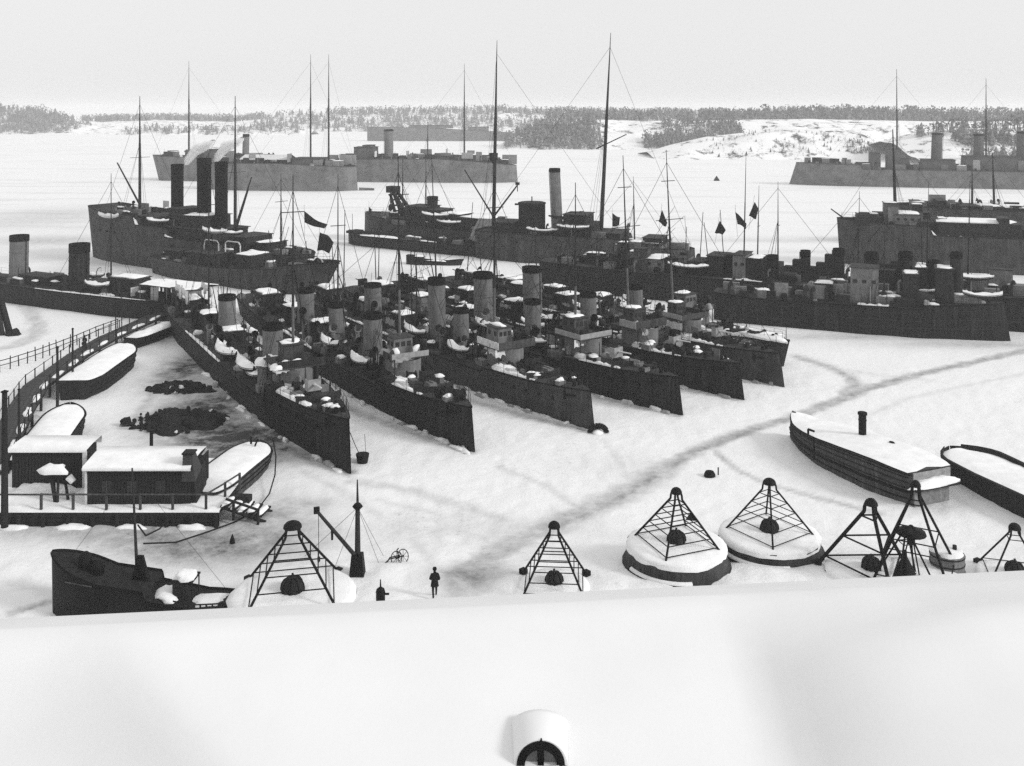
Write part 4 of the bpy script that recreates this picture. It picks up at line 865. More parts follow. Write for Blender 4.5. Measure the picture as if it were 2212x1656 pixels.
# far ships in the middle
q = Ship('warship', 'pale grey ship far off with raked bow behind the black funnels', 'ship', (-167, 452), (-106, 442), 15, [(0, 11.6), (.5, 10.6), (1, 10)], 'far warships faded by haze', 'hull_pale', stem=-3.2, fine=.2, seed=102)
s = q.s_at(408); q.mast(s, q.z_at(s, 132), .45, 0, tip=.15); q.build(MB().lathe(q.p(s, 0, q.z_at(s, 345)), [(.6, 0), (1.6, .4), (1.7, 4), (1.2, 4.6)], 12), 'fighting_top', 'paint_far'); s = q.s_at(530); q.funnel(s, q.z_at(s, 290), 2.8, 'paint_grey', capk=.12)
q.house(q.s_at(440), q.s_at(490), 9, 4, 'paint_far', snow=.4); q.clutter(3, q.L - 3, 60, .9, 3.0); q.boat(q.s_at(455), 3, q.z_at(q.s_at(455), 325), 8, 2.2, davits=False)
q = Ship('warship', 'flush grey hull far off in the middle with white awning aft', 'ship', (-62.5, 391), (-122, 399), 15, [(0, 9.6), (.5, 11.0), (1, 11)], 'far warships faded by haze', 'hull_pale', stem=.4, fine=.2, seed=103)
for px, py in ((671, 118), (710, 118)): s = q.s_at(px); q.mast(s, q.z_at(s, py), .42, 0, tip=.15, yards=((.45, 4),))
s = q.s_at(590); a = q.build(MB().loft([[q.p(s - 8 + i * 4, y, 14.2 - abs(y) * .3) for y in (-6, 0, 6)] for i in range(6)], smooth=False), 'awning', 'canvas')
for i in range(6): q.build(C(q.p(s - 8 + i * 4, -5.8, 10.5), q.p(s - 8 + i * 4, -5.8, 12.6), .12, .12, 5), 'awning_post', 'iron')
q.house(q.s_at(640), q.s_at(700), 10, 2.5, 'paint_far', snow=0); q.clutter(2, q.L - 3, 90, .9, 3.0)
q.build(MB().cyl(q.p(-1, 0, .4), q.p(-7, 1, .4), .8, .5, 8), 'ice_spar', 'hull_pale')
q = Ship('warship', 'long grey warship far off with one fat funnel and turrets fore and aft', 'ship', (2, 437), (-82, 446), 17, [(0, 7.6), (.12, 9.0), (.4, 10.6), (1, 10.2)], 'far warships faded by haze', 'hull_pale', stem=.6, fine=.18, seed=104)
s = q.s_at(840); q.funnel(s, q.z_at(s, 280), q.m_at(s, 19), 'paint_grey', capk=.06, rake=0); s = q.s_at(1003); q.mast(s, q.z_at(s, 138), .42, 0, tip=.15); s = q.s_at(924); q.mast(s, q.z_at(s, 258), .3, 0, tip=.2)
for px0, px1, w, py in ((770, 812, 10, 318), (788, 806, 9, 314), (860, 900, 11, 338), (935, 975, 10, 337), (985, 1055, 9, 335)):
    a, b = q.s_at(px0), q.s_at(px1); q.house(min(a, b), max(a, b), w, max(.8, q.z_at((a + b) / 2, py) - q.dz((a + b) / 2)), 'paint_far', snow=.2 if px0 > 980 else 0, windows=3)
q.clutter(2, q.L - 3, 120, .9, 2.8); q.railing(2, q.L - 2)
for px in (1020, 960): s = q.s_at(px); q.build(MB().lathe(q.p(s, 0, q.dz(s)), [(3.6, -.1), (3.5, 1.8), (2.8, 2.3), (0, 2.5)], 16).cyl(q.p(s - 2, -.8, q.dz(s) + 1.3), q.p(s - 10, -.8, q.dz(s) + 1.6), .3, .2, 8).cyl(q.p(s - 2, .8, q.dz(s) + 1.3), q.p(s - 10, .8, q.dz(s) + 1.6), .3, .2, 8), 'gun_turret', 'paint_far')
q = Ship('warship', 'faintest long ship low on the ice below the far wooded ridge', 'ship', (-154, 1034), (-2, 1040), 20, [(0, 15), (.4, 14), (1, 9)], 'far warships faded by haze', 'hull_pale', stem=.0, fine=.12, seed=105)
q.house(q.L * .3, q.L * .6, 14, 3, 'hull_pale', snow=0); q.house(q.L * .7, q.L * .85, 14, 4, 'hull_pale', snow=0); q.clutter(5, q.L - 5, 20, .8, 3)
# flags over the right rank
flag(1430, 455, 172, 1.6, 2.4, 'dark flag beside the raked mast, left of the lone row of right-hand flags', 1, pts=[(0, 0), (1.0, -2.2), (.7, -2.9), (-.6, -2.1)])
flag(1555, 476, 168, 1.5, 2.4, 'diamond-shaped dark flag hanging alone on its halyard above the right rank', 4, pts=[(0, 0), (1.0, -1.8), (.4, -2.6), (-.9, -2.1)])
flag(1588, 458, 166, 2.0, 2.4, 'dark flag slanting down to the thin mast, middle one of three', 6, pts=[(0, 0), (1.9, -1.9), (1.9, -2.9), (.4, -2.1)])
flag(1630, 438, 166, 1.4, 2.6, 'dark flag bunched high against the short mast, highest of the three', 7, pts=[(0, 0), (.7, -1.0), (.3, -2.8), (-1.0, -2.4)])
flag(1327, 462, 200, 1.5, 2.2, 'small dark flag left of the raked mast above the grey deckhouse', 8, pts=[(-.4, 0), (1.2, -.8), (1.0, -2.4), (-.4, -2.8)])
flag(1026, 488, 222, .8, 5.2, 'long narrow dark pennant hanging before the pale tarpaulin', 9, pts=[(0, 0), (.5, -.9), (2.6, -5.8), (1.2, -5.4)])
# ---------------------------------------------------------------- near shore: cage buoys
def cage_buoy(name, label, apex, Y, base_z, W, legs, nring, body=True, rot=.5, dome=True, deck_h=1.2, leg_r=.09, seed=1, top_w=.5, dome_r=.55, snow_h=.25, plate=False, spread=None):
    """apex: plate position of the cage top; W: hull diameter"""
    X, zt = xof(apex[0], Y), zof(apex[1], Y)
    leg_r *= .88; top_w *= .8; root = empty(name, (X, Y, base_z)); tag(root, label, 'buoy', 'cage buoys laid up on the snowy quay')
    H = zt - base_z; R = W / 2; zd = deck_h; n = 28
    if body:
        MB().lathe((0, 0, 0), [(R * .80, -.3), (R * .92, .0), (R * 1.0, .30), (R * 1.0, .46), (R * .96, .50), (R * .94, zd), (R * .90, zd)], n, False).build('hull', 'hull_mid', root)
        MB().lathe((0, 0, 0), [(R * 1.0, .28), (R * 1.02, .31), (R * 1.02, .39), (R * 1.0, .42)], n, False).build('fender', 'hull_dark', root)
        sn = MB(); rings = []
        for k, (rr, zz) in enumerate(((.95, zd - .18), (.945, zd + snow_h * .4), (.85, zd + snow_h), (.4, zd + snow_h * 1.3), (.02, zd + snow_h * 1.4))):
            rings.append([(R * rr * (1 + .05 * mnoise.noise((math.cos(a) * 2 + seed, math.sin(a) * 2, k))) * math.cos(a), R * rr * (1 + .05 * mnoise.noise((math.cos(a) * 2, math.sin(a) * 2 + seed, k))) * math.sin(a), zz + .06 * mnoise.noise((math.cos(a) * 3, math.sin(a) * 3, k + seed))) for a in [6.2832 * i / n for i in range(n)]])
        sn.loft(rings, True).build('snow_cap', 'snow', root)
        led = MB(); rings = []
        for i in range(15):
            a = math.pi * (1.12 + .42 * i / 14)
            rings.append([(R * r_ * math.cos(a), R * r_ * math.sin(a), z_) for r_, z_ in ((1.0, .47), (1.0, .56), (.98, .62), (.955, .66))])
        led.loft(rings).build('snow_ledge', 'snow', root)
    # cage
    foot = R * .88 if spread is None else spread
    ang = [rot + 6.2832 * i / legs for i in range(legs)]
    def pt(a, t):                      # straight legs that bend inwards at the head
        r = foot + (top_w - foot) * min(1, t / .90)
        z = (zd - .1) + (H - .28 - zd) * t / .90 * .90 if t < .9 else None
        if t >= .9:
            u = (t - .9) / .1; r = top_w * math.cos(u * 1.5); z = zd - .1 + (H - .28 - zd) * .9 + (H - (zd - .1 + (H - .28 - zd) * .9)) * math.sin(u * 1.5708)
        return (r * math.cos(a), r * math.sin(a), z)
    for a in ang:
        lg = MB().tube([pt(a, t) for t in (0, .3, .6, .9, .925, .95, .975, 1)], leg_r, 7)
        lo = lg.build('leg', 'iron_black', root)
        f = pt(a, 0); MB().box((f[0], f[1], f[2] + .05), (.42, .42, .32), a).build('foot_bracket', 'iron_black', lo)
    for k in range(nring):
        t = .13 + .70 * k / max(1, nring - 1); P = [pt(a, t) for a in ang]; P.append(P[0])
        MB().tube(P, leg_r * .5, 5).build('ring_bar', 'iron_black', root)
    cap = [[(top_w * .98 * math.cos(1.45 * u) * math.cos(a), top_w * .98 * math.cos(1.45 * u) * math.sin(a), H - .34 + .38 * math.sin(1.5708 * u)) for a in [6.2832 * i / 20 for i in range(20)]] for u in (0, .25, .5, .75, 1)]
    cp = MB().loft(cap, True).build('head_cap', 'iron_black', root)
    if dome:
        zb = zd + snow_h * 1.1
        prof = [(dome_r, 0), (dome_r, dome_r * .35), (dome_r * .94, dome_r * .65), (dome_r * .72, dome_r * 1.0), (dome_r * .38, dome_r * 1.22), (.08, dome_r * 1.3), (.07, dome_r * 1.55)]
        dm = MB().lathe((0, 0, zb), prof, 16).build('bell', 'iron', root)
        for i in range(8):
            a = 6.2832 * i / 8; MB().tube([(1.04 * r_ * math.cos(a), 1.04 * r_ * math.sin(a), zb + z_ * 1.01) for r_, z_ in prof[:5]], .035, 5).build('rib', 'iron_black', dm)
    if plate:
        P0, P1 = pt(ang[0], .58), pt(ang[0], .70)
        MB().add([(P0[0], P0[1], P0[2] - .1), (P1[0], P1[1], P1[2]), (P0[0] - .75, P0[1] - .1, P0[2] + .02), (P0[0], P0[1] + .08, P0[2] - .1), (P1[0], P1[1] + .08, P1[2]), (P0[0] - .75, P0[1], P0[2] + .02)], [(0, 1, 2), (5, 4, 3), (0, 2, 5, 3), (1, 4, 5, 2), (0, 3, 4, 1)]).build('vane', 'iron_black', root)
    return root
QZ = 1.5
cage_buoy('cage_buoy', 'snow-buried cage buoy with four long legs beside the black moored boat', (632, 1128), 61.3, .55, 8.4, 4, 5, rot=.98, seed=1, leg_r=.095, top_w=.75, dome_r=.72, deck_h=.9, spread=4.1)
cage_buoy('cage_buoy', 'narrow ladder-like cage buoy standing alone in front of the trodden path', (1197, 1128), 62.3, .6, 4.8, 4, 6, rot=.72, seed=2, leg_r=.08, top_w=.5, dome_r=.56, deck_h=.9, spread=2.95)
cage_buoy('cage_buoy', 'cage buoy with its whole dark tub showing and a vane in the cage', (1461, 1055), 66, 1.0, 7.2, 4, 6, rot=-.40, seed=3, leg_r=.085, top_w=.5, dome_r=.62, deck_h=1.45, plate=True)
cage_buoy('cage_buoy', 'cage buoy on a snow-capped tub just behind the one with a vane', (1662, 1035), 68.8, .75, 7.4, 4, 5, rot=-1.75, seed=4, leg_r=.075, top_w=.6, dome_r=.64, deck_h=1.25)
cage_buoy('cage_buoy', 'half buried cage buoy with thick legs, left one of the crossed pair', (1882, 1080), 64.3, .55, 6.2, 3, 3, rot=.55, seed=5, leg_r=.14, top_w=.55, dome_r=.62, deck_h=.9, spread=3.4)
cage_buoy('cage_buoy', 'tallest cage buoy whose legs cross the half buried one', (1978, 1040), 63.6, .5, 6.4, 4, 3, rot=.28, seed=6, leg_r=.10, top_w=.42, dome=False, deck_h=.9, spread=3.5)
cage_buoy('cage_buoy', 'smaller cage buoy seen between the legs of the tallest one', (1958, 1138), 62.4, .5, 4.4, 4, 2, rot=.9, seed=7, leg_r=.07, top_w=.5, dome=False, deck_h=.8, spread=2.2)
cage_buoy('cage_buoy', 'cage buoy cut off by the right edge of the picture', (2192, 1132), 64, .5, 5.0, 4, 2, rot=.5, seed=8, leg_r=.07, top_w=.5, dome_r=.6, deck_h=.8, spread=2.7)
# grey iron tank behind the tallest buoy
X, Y = xof(2046, 65), 65; t = empty('iron_tank', (X, Y, zof(1235, 65))); tag(t, 'grey squat iron tank at the foot of the tallest cage buoy', 'tank')
MB().lathe((0, 0, 0), [(1.08, -.4), (1.1, 1.25), (1.02, 1.32), (.0, 1.4)], 20, False).build('shell', 'paint_grey', t); MB().lump((0, 0, 1.34), (1.8, 1.8, .2), 0, 2, 14).build('snow_cap', 'snow', t); MB().cyl((.5, 0, 1.3), (.5, 0, 1.75), .16, .14, 8).build('valve', 'iron', t)
for i in range(3): MB().lathe((0, 0, .1 + i * .5), [(1.09, 0), (1.13, .02), (1.13, .08), (1.09, .1)], 20, False).build('hoop', 'iron', t)
# lamp housing with broad hat between the buoys
X, Y = xof(1968, 63), 63; z0 = zof(1240, 63); t = empty('lantern', (X, Y, z0)); tag(t, 'dark flat-hatted lantern on a short tripod inside the crossed buoys', 'lantern')
hz = zof(1150, 63) - z0
MB().lathe((0, 0, hz), [(.25, -.25), (.95, -.1), (.9, .05), (.35, .2), (.1, .45)], 14).build('hat', 'iron_black', t); MB().lathe((0, 0, hz - .75), [(.26, 0), (.26, .6)], 10).build('glass', 'iron', t)
for i in range(3):
    a = .4 + 2.094 * i; MB().cyl((.2 * math.cos(a), .2 * math.sin(a), hz - .7), (.75 * math.cos(a), .75 * math.sin(a), -.4), .05, .05, 6).build('leg', 'iron_black', t)
X, Y = xof(1955, 62), 62; t = MB().lathe((0, 0, 0), [(.72, -.3), (.62, .2), (.35, .7), (.14, 1.1), (.1, 1.5)], 12).build('marker_cone', 'iron_black'); t.location = (X, Y, zof(1240, 62)); tag(t, 'small dark conical marker sunk in snow below the lantern', 'buoy')

# ---------------------------------------------------------------- derrick crane on the quay
Y = 64.3; X = xof(772, Y); t = empty('derrick_crane', (X, Y, QZ - .3)); tag(t, 'small derrick crane with dark base, tall pole and slanting boom', 'crane')
pz = lambda py: zof(py, Y) - (QZ - .3)
MB().box((0, 0, .75), (1.0, .9, 1.5), 0, .72).build('base', 'iron_black', t)
pole = MB().cyl((0, .1, 1.2), (0, .1, pz(1100)), .20, .15, 8).cyl((0, .1, pz(1100)), (-.02, .1, pz(1038)), .10, .04, 6).build('pole', 'mast_wood', t)
MB().lathe((0, .1, pz(1096)), [(.16, -.2), (.36, 0), (.2, .2)], 8).build('collar', 'iron_black', pole)
bx, bz = xof(686, Y) - X, pz(1102)
boom = MB().cyl((-.2, -.1, 1.5), (bx, -.2, bz), .15, .11, 8).build('boom', 'mast_wood', t)
MB().box((bx - .02, -.2, bz + .05), (.38, .2, .42), .3).build('sheave', 'iron_black', boom); MB().cyl((bx + .1, -.2, bz - .2), (bx + .12, -.2, bz - 3.0), .02, .02, 4, False).lathe((bx + .12, -.2, bz - 3.4), [(0, 0), (.1, .1), (.1, .35), (.03, .42)], 8).build('hook', 'iron_black', boom)
MB().cyl((bx + 1.0, -.2, bz - 1.3), (bx + 1.0, -.2, bz - 1.9), .09, .07, 6).build('block', 'iron_black', boom)
st = MB()
for p in ((2.2, .6, 4.5), (-1.6, .9, .3), (1.4, 2.5, .2), (-4, 2.5, .2)): st.cyl((0, .1, pz(1098)), p if p[2] < 1 else (1.2, 1.5, .2), .015, .015, 3, False)
st.build('stay', 'rope', t)

# two-wheeled sledge or hand cart by the crane
Y = 66; t = empty('hand_cart', (xof(853, Y), Y, zof(1222, Y))); tag(t, 'little two-wheeled iron hand cart standing in the snow by the crane', 'cart'); t.scale = (.78, .78, .78)
for dx in (-.12, .42):
    MB().tube([(dx + .25 + .46 * math.cos(a), 0 if dx < 0 else .4, .62 + .62 * math.sin(a)) for a in [6.2832 * i / 14 for i in range(15)]], .04, 5).build('wheel', 'iron_black', t)
    w = MB()
    for i in range(4): a = math.pi * i / 4; w.cyl((dx + .25 - .45 * math.cos(a), 0 if dx < 0 else .4, .62 - .6 * math.sin(a)), (dx + .25 + .45 * math.cos(a), 0 if dx < 0 else .4, .62 + .6 * math.sin(a)), .02, .02, 4, False)
    w.build('spokes', 'iron_black', t)
MB().cyl((.1, -.1, .62), (.7, .55, .62), .05, .05, 6).build('axle', 'iron_black', t); MB().tube([(.4, .1, .7), (-.5, .1, .5), (-1.1, .1, -.1)], .05, 6).build('shaft', 'iron_black', t); MB().tube([(.4, .4, .7), (-.5, .4, .5), (-.8, .4, -.1)], .05, 6).build('shaft', 'iron_black', t); MB().tube([(.3, .2, .62), (.15, .2, 1.25), (.3, .2, 1.4)], .05, 6).build('seat_iron', 'iron_black', t)

# mooring post in the snow
Y = 57.2; t = empty('mooring_post', (xof(822, Y), Y, zof(1310, Y))); tag(t, 'dark mooring post with pointed top poking above the snowy roof edge', 'post')
MB().lathe((0, 0, 0), [(.27, -.8), (.27, .75), (.29, .8), (.24, 1.0), (.05, 1.15), (.03, 1.55), (.0, 1.6)], 10).build('shaft', 'iron_black', t); MB().box((.36, 0, .72), (.3, .08, .1), 0).build('cleat', 'iron_black', t)
# things frozen into the ice
def small(name, label, cat, x, y, build):
    p = at(x, y); t = empty(name, (p[0], p[1], 0)); tag(t, label, cat); build(t); return t
small('mooring_buoy', 'round dark float like a half ring at the third destroyer bow', 'buoy', 1292, 936, lambda t: (MB().tube([(.82 * math.cos(a), 0, .1 + .62 * math.sin(a)) for a in [math.pi * i / 10 for i in range(11)]], .28, 10).build('ring', 'iron_black', t), MB().lump((0, -.1, 0), (1.0, .7, .35), 0, 2).build('snow_patch', 'snow', t)))
small('mooring_buoy', 'small dark domed float alone on the ice above the caged buoys', 'buoy', 1533, 1029, lambda t: (MB().lathe((0, 0, -.2), [(.5, 0), (.5, .35), (.36, .62), (.0, .75)], 14).build('drum', 'iron_black', t), MB().cyl((.75, 0, .1), (.75, 0, .75), .06, .06, 6).build('pin', 'iron', t)))
def bucket(t):
    MB().lathe((0, 0, -.1), [(.45, 0), (.62, .9), (.55, .9)], 12).build('tub', 'iron_black', t)
    p = at(783, 1000); tx, ty = d1.bow.x - p[0], d1.bow.y - p[1]
    MB().tube([(-.3, 0, .8), (tx * .5, ty * .5, 1.9), (tx, ty, 3.8)], .035, 5).build('chain', 'iron_black', t); MB().cyl((.3, 0, .8), (.2, 0, 2.6), .02, .02, 4, False).build('pole', 'iron', t)
small('mooring_buoy', 'dark tub-shaped float chained to the first destroyer bow', 'buoy', 783, 1000, bucket)
small('ice_marker', 'tiny dark cone marker on the grey ice near the quay steps', 'marker', 502, 1172, lambda t: MB().lathe((0, 0, 0), [(.22, -.1), (.16, .25), (.02, .62)], 8).build('cone', 'iron_black', t))
small('ice_marker', 'lone tiny dark cone far out on the ice below the island', 'marker', 1548, 391, lambda t: MB().lathe((0, 0, 0), [(1.5, -.1), (1.2, .6), (.1, 2.2)], 8).build('cone', 'iron_black', t))
def heap(name, label, x, y, lx, ly, h, seed):
    p = at(x, y); t = empty(name, (p[0], p[1], 0)); tag(t, label, 'heap'); r = random.Random(seed)
    n, m = 40, 14; rings = []
    for j in range(m + 1):
        tt = j / m; ring = []
        for i in range(n):
            a = 6.2832 * i / n; k = 1 + .5 * mnoise.noise((math.cos(a) * 1.5 + seed, math.sin(a) * 1.5, 0)); rr = 1 - tt
            x_, y_ = lx / 2 * rr * k * math.cos(a), ly / 2 * rr * k * math.sin(a)
            ring.append((x_, y_, h * (1 - rr ** 1.7) * (1 + .5 * mnoise.noise((x_ * .7, y_ * .7, seed))) + .28 * mnoise.noise((x_ * 1.6, y_ * 1.6, seed)) - .1))
        rings.append(ring)
    MB().loft(rings, True, False).build('cinder_mound', 'coal', t)
    for i in range(110):
        a = r.uniform(0, 6.28); rr = r.uniform(.1, 1.05) ** .8; MB().lump((lx / 2 * rr * math.cos(a), ly / 2 * rr * math.sin(a), h * max(0, 1 - rr ** 1.7) * .8), (r.uniform(.2, .8), r.uniform(.2, .7), r.uniform(.1, .4)), r.uniform(0, 3), i, 7, 3, .5).build('lump', 'coal' if r.random() < .9 else 'snow_dirty', t)
heap('cinder_heap', 'larger sprawling heap of black cinders beside the nearest destroyer', 386, 912, 9.4, 7.4, 1.1, 1); heap('cinder_heap', 'smaller black cinder heap farther up beside the nearest destroyer', 386, 842, 7.0, 3.6, .9, 2)

# ---------------------------------------------------------------- black boat lying below the quay
q = Ship('mast_boat', 'black high-sided boat with single mast lying below the quay hut', 'boat', at(112, 1322), at(516, 1334), 3.0, [(0, 3.95), (.12, 3.35), (.30, 2.55), (.54, 2.2), (.55, 1.65), (.8, 1.15), (1, 1.2)], None, 'hull_black', stem=-.05, fine=.22, sternfull=.6, seed=120, bulwark=.12, deck_mat='wood_dark', counter=.9)
s = q.s_at(297); zt = q.z_at(s, 1012)
m_ = q.build(MB().cyl(q.p(s, 0, q.dz(s)), q.p(s - .35, 0, zt), .12, .05, 8), 'mast', 'mast_wood'); q.build(MB().box(q.p(s + .2, 0, q.dz(s) + .75), (1.05, .5, 1.6), 0, .35), 'tabernacle', 'iron_black')
q.build(MB().cyl(q.p(s - .3, 0, zt - .3), q.p(q.L - .6, 0, 1.5), .012, .012, 3, False).cyl(q.p(s - .3, 0, zt - .3), q.p(1, 0, 3.2), .012, .012, 3, False), 'rigging', 'rope', m_)
for px, hh, rr in ((188, 1.0, .42), (213, .8, .48)):
    s = q.s_at(px); q.build(MB().lathe(q.p(s, .2, q.dz(s)), [(rr * .8, -.1), (rr, .3), (rr * .9, hh * .8), (rr * .4, hh * 1.05), (.0, hh * 1.1)], 12), 'cask', 'iron_black')
s = q.s_at(402); zh = q.dz(s)
wh = q.build(MB().box(q.p(s - .25, .3, zh + .55), (.65, .8, 1.3)), 'wheel_box', 'wood_dark'); q.build(MB().box(q.p(s, 0, zh + 1.25), (1.35, 1.4, .1)), 'roof', 'wood_dark', wh)
for dx in (-.6, .6):
    for dy in (-.6, .6): q.build(C(q.p(s + dx, dy, zh), q.p(s + dx, dy, zh + 1.25), .045, .045, 6), 'post', 'wood_dark', wh)
q.build(MB().lump(q.p(s, 0, zh + 1.3), (1.5, 1.5, .3), 0, 4, 12), 'snow_cover', 'snow', wh)
q.snow(q.L * .63, .1, 1.6, 2.0, .4); q.snow(q.L * .84, .1, 2.6, 1.6, .2)
gr = MB()
for i in range(9):
    s = q.L * (.72 + .03 * i); b = q.hb(s / q.L); gr.box(q.p(s, b - .03, q.zd(s / q.L) + .14), (.09, .09, .32))
gr.tube([q.p(q.L * (.70 + .03 * i), q.hb(.70 + .03 * i) - .03, q.zd(.70 + .03 * i) + .3) for i in range(10)], .05, 5)
q.build(gr, 'taffrail', 'wood_dark'); q.build(MB().cyl(q.p(q.L - .3, .2, 1.2), q.p(q.L + .9, .2, 1.5), .07, .05, 6), 'tiller', 'wood_dark')
q.build(MB().cyl(q.p(1.6, q.hb(1.6 / q.L) + .06, 2.6), q.p(3.4, q.hb(3.4 / q.L) + .08, 2.45), .05, .05, 5), 'name_board', 'wood_mid')
# ---------------------------------------------------------------- quay platform, hut and shed
PZ = 1.0
t = empty('quay_platform', (-33, 80, 0)); tag(t, 'snow-covered timber quay platform under the dark hut', 'quay')
def TP(x, y, z): return (x + 33, y - 80, z)
nx = 34
rings = []
for i in range(nx + 1):
    X = -46 + (23.4) * i / nx; r_ = []
    for j in range(9):
        Yq = 75.1 + j * 1.4; r_.append(TP(X, Yq, PZ + .04 + (.16 if 0 < j else .05) + .10 * mnoise.noise((X * .5, Yq * .5, 2))))
    r_.insert(0, TP(X, 75.05, PZ - .02)); rings.append(r_)
MB().loft(rings).build('snow_blanket', 'snow', t)
MB().box(TP(-34.3, 80.6, PZ - .12), (23.3, 11, .24)).build('deck', 'wood_dark', t)
for k in range(3): MB().box(TP(-34.3, 75.02, PZ - .22 - k * .34), (23.4, .16, .30)).build('facing_beam', 'wood_dark', t)
for i in range(13): MB().cyl(TP(-45.6 + i * 1.9, 74.85, -.6), TP(-45.6 + i * 1.9, 74.85, PZ - .1), .17, .17, 8).build('pile', 'wood_dark', t)
for i in range(5): MB().lump(TP(-43 + i * 4.6, 74.6, -.05), (2.4, .7, .28), 0, i, 12).build('snow_heap', 'snow', t)
# railing along the quay
rl = empty('quay_railing', (-33, 75.3, PZ)); tag(rl, 'plain dark post and rail fence along the quay front', 'railing')
rp = [(-41.5, 75.3), (xof(89, 75.3), 75.3), (xof(158, 75.3), 75.3), (xof(230, 75.3), 75.3), (xof(303, 75.3), 75.3), (xof(373, 75.3), 75.3), (xof(445, 75.3), 75.3), (-22.9, 77.6), (-22.3, 79.6)]
for x, y in rp: MB().box((x + 33, y - 75.3, .6), (.17, .17, 1.5)).build('post', 'wood_mid', rl)
for a, b in zip(rp[:-1], rp[1:]): MB().cyl((a[0] + 33, a[1] - 75.38, 1.32), (b[0] + 33, b[1] - 75.38, 1.30), .07, .07, 6).build('rail', 'wood_mid', rl)
MB().cyl((-8.4 + 0, -.08, .2), (-6.6, -.08, 1.3), .05, .05, 6).build('brace', 'wood_mid', rl)
# hut
Yh = 76.2; xl, xr = xof(188, Yh), xof(412, Yh); cx = (xl + xr) / 2; w = xr - xl; eh = 2.85; dp = 3.3
h = empty('quay_hut', (cx, Yh, PZ)); tag(h, 'long dark board hut with thick snow roof and brick chimney at its end', 'hut')
MB().box((0, dp / 2 + .05, eh / 2), (w - .1, dp, eh)).build('wall', 'wood_dark', h)
nb = 34; bd = None
for i in range(nb):
    bw_ = w / nb; o = None
    if bd is None: bd = MB().box((0, 0, 0), (bw_ * .90, .07, eh + .1)).build('board', 'wood_dark', h); o = bd
    else: o = bd.copy(); COL.objects.link(o); o.parent = h
    o.location = (-w / 2 + bw_ * (i + .5), .012 + RND.uniform(-.012, .012), eh / 2 - .02)
for i in range(14):
    o = bd.copy(); COL.objects.link(o); o.parent = h; o.rotation_euler = (0, 0, math.pi / 2); o.location = (w / 2 - .02 + RND.uniform(-.01, .01), .2 + i * .32, eh / 2 - .02)
for x in (-2.5, -.55, 1.7): 
    wf = MB().box((x, -.05, 1.55), (.75, .06, .9)).build('window', 'glass_dark', h); MB().box((x, -.075, 1.55), (.06, .05, .9)).box((x, -.075, 1.55), (.75, .05, .05)).build('window_frame', 'wood_mid', wf)
MB().box((-w / 2 - .06, -.02, eh / 2), (.16, .18, eh)).build('corner_post', 'canvas', h)
rings = []
for i in range(31):
    x = -w / 2 - .25 + (w + .35) * i / 30; dip = .10 * math.sin(i * .23) + .05 * mnoise.noise((i * .5, 1, 1))
    rings.append([(x, -.32, eh + .02), (x, -.40, eh + .18 + dip * .6), (x, -.22, eh + .36 + dip * .5), (x, dp * .35, eh + .55 + dip), (x, dp * .65, eh + .68), (x, dp + .4, eh + .6), (x, dp + .4, eh + .3)])
MB().loft(rings).build('snow_blanket', 'snow', h)
MB().loft([[(x, -.3, eh + .0), (x, dp + .3, eh + .45)] for x in (-w / 2 - .2, w / 2 + .05)], smooth=False).build('roof', 'wood_dark', h)
chx = w / 2 - .25
ch = MB().loft([[(chx + .1 - .55, -.10, eh - .9), (chx + .62, -.10, eh - .9), (chx + .75, 1.2, eh - .2), (chx - .45, 1.2, eh - .2)], [(chx - .35, -.10, eh + .85), (chx + .42, -.10, eh + .85), (chx + .40, 1.0, eh + .85), (chx - .35, 1.0, eh + .85)], [(chx - .34, -.10, eh + 1.25), (chx + .38, -.10, eh + 1.25), (chx + .36, .8, eh + 1.25), (chx - .30, .8, eh + 1.25)]], True, False, True).build('chimney', 'brick', h)
MB().box((chx + .03, .35, eh + 1.28), (.9, 1.05, .12)).build('chimney_cap', 'iron_black', ch)
MB().loft([[(w / 2 + .02, .1, eh - .2), (w / 2 + .2, .1, eh - .3)], [(w / 2 + .02, .1, 1.2), (w / 2 + .3, .1, 1.0)], [(w / 2 + .02, .1, .0), (w / 2 + .5, .1, -.05)]], smooth=False).loft([[(w / 2 + .2, .1, eh - .3), (w / 2 + .25, 3, eh - .3)], [(w / 2 + .3, .1, 1.0), (w / 2 + .3, 3, 1.0)], [(w / 2 + .5, .1, -.05), (w / 2 + .25, 3, -.05)]], smooth=False).build('lean_to', 'wood_dark', h)
pp = empty('stove_pipe', (xof(327, 83), 83, 0)); tag(pp, 'thin black stove pipe standing up behind the snow roof', 'pipe')
MB().cyl((0, 0, 0), (0, 0, zof(930, 83)), .15, .15, 10).build('tube', 'iron_black', pp); MB().cyl((0, 0, zof(930, 83)), (0, 0, zof(930, 83) + .04), .19, .19, 10).build('rim', 'iron_black', pp)
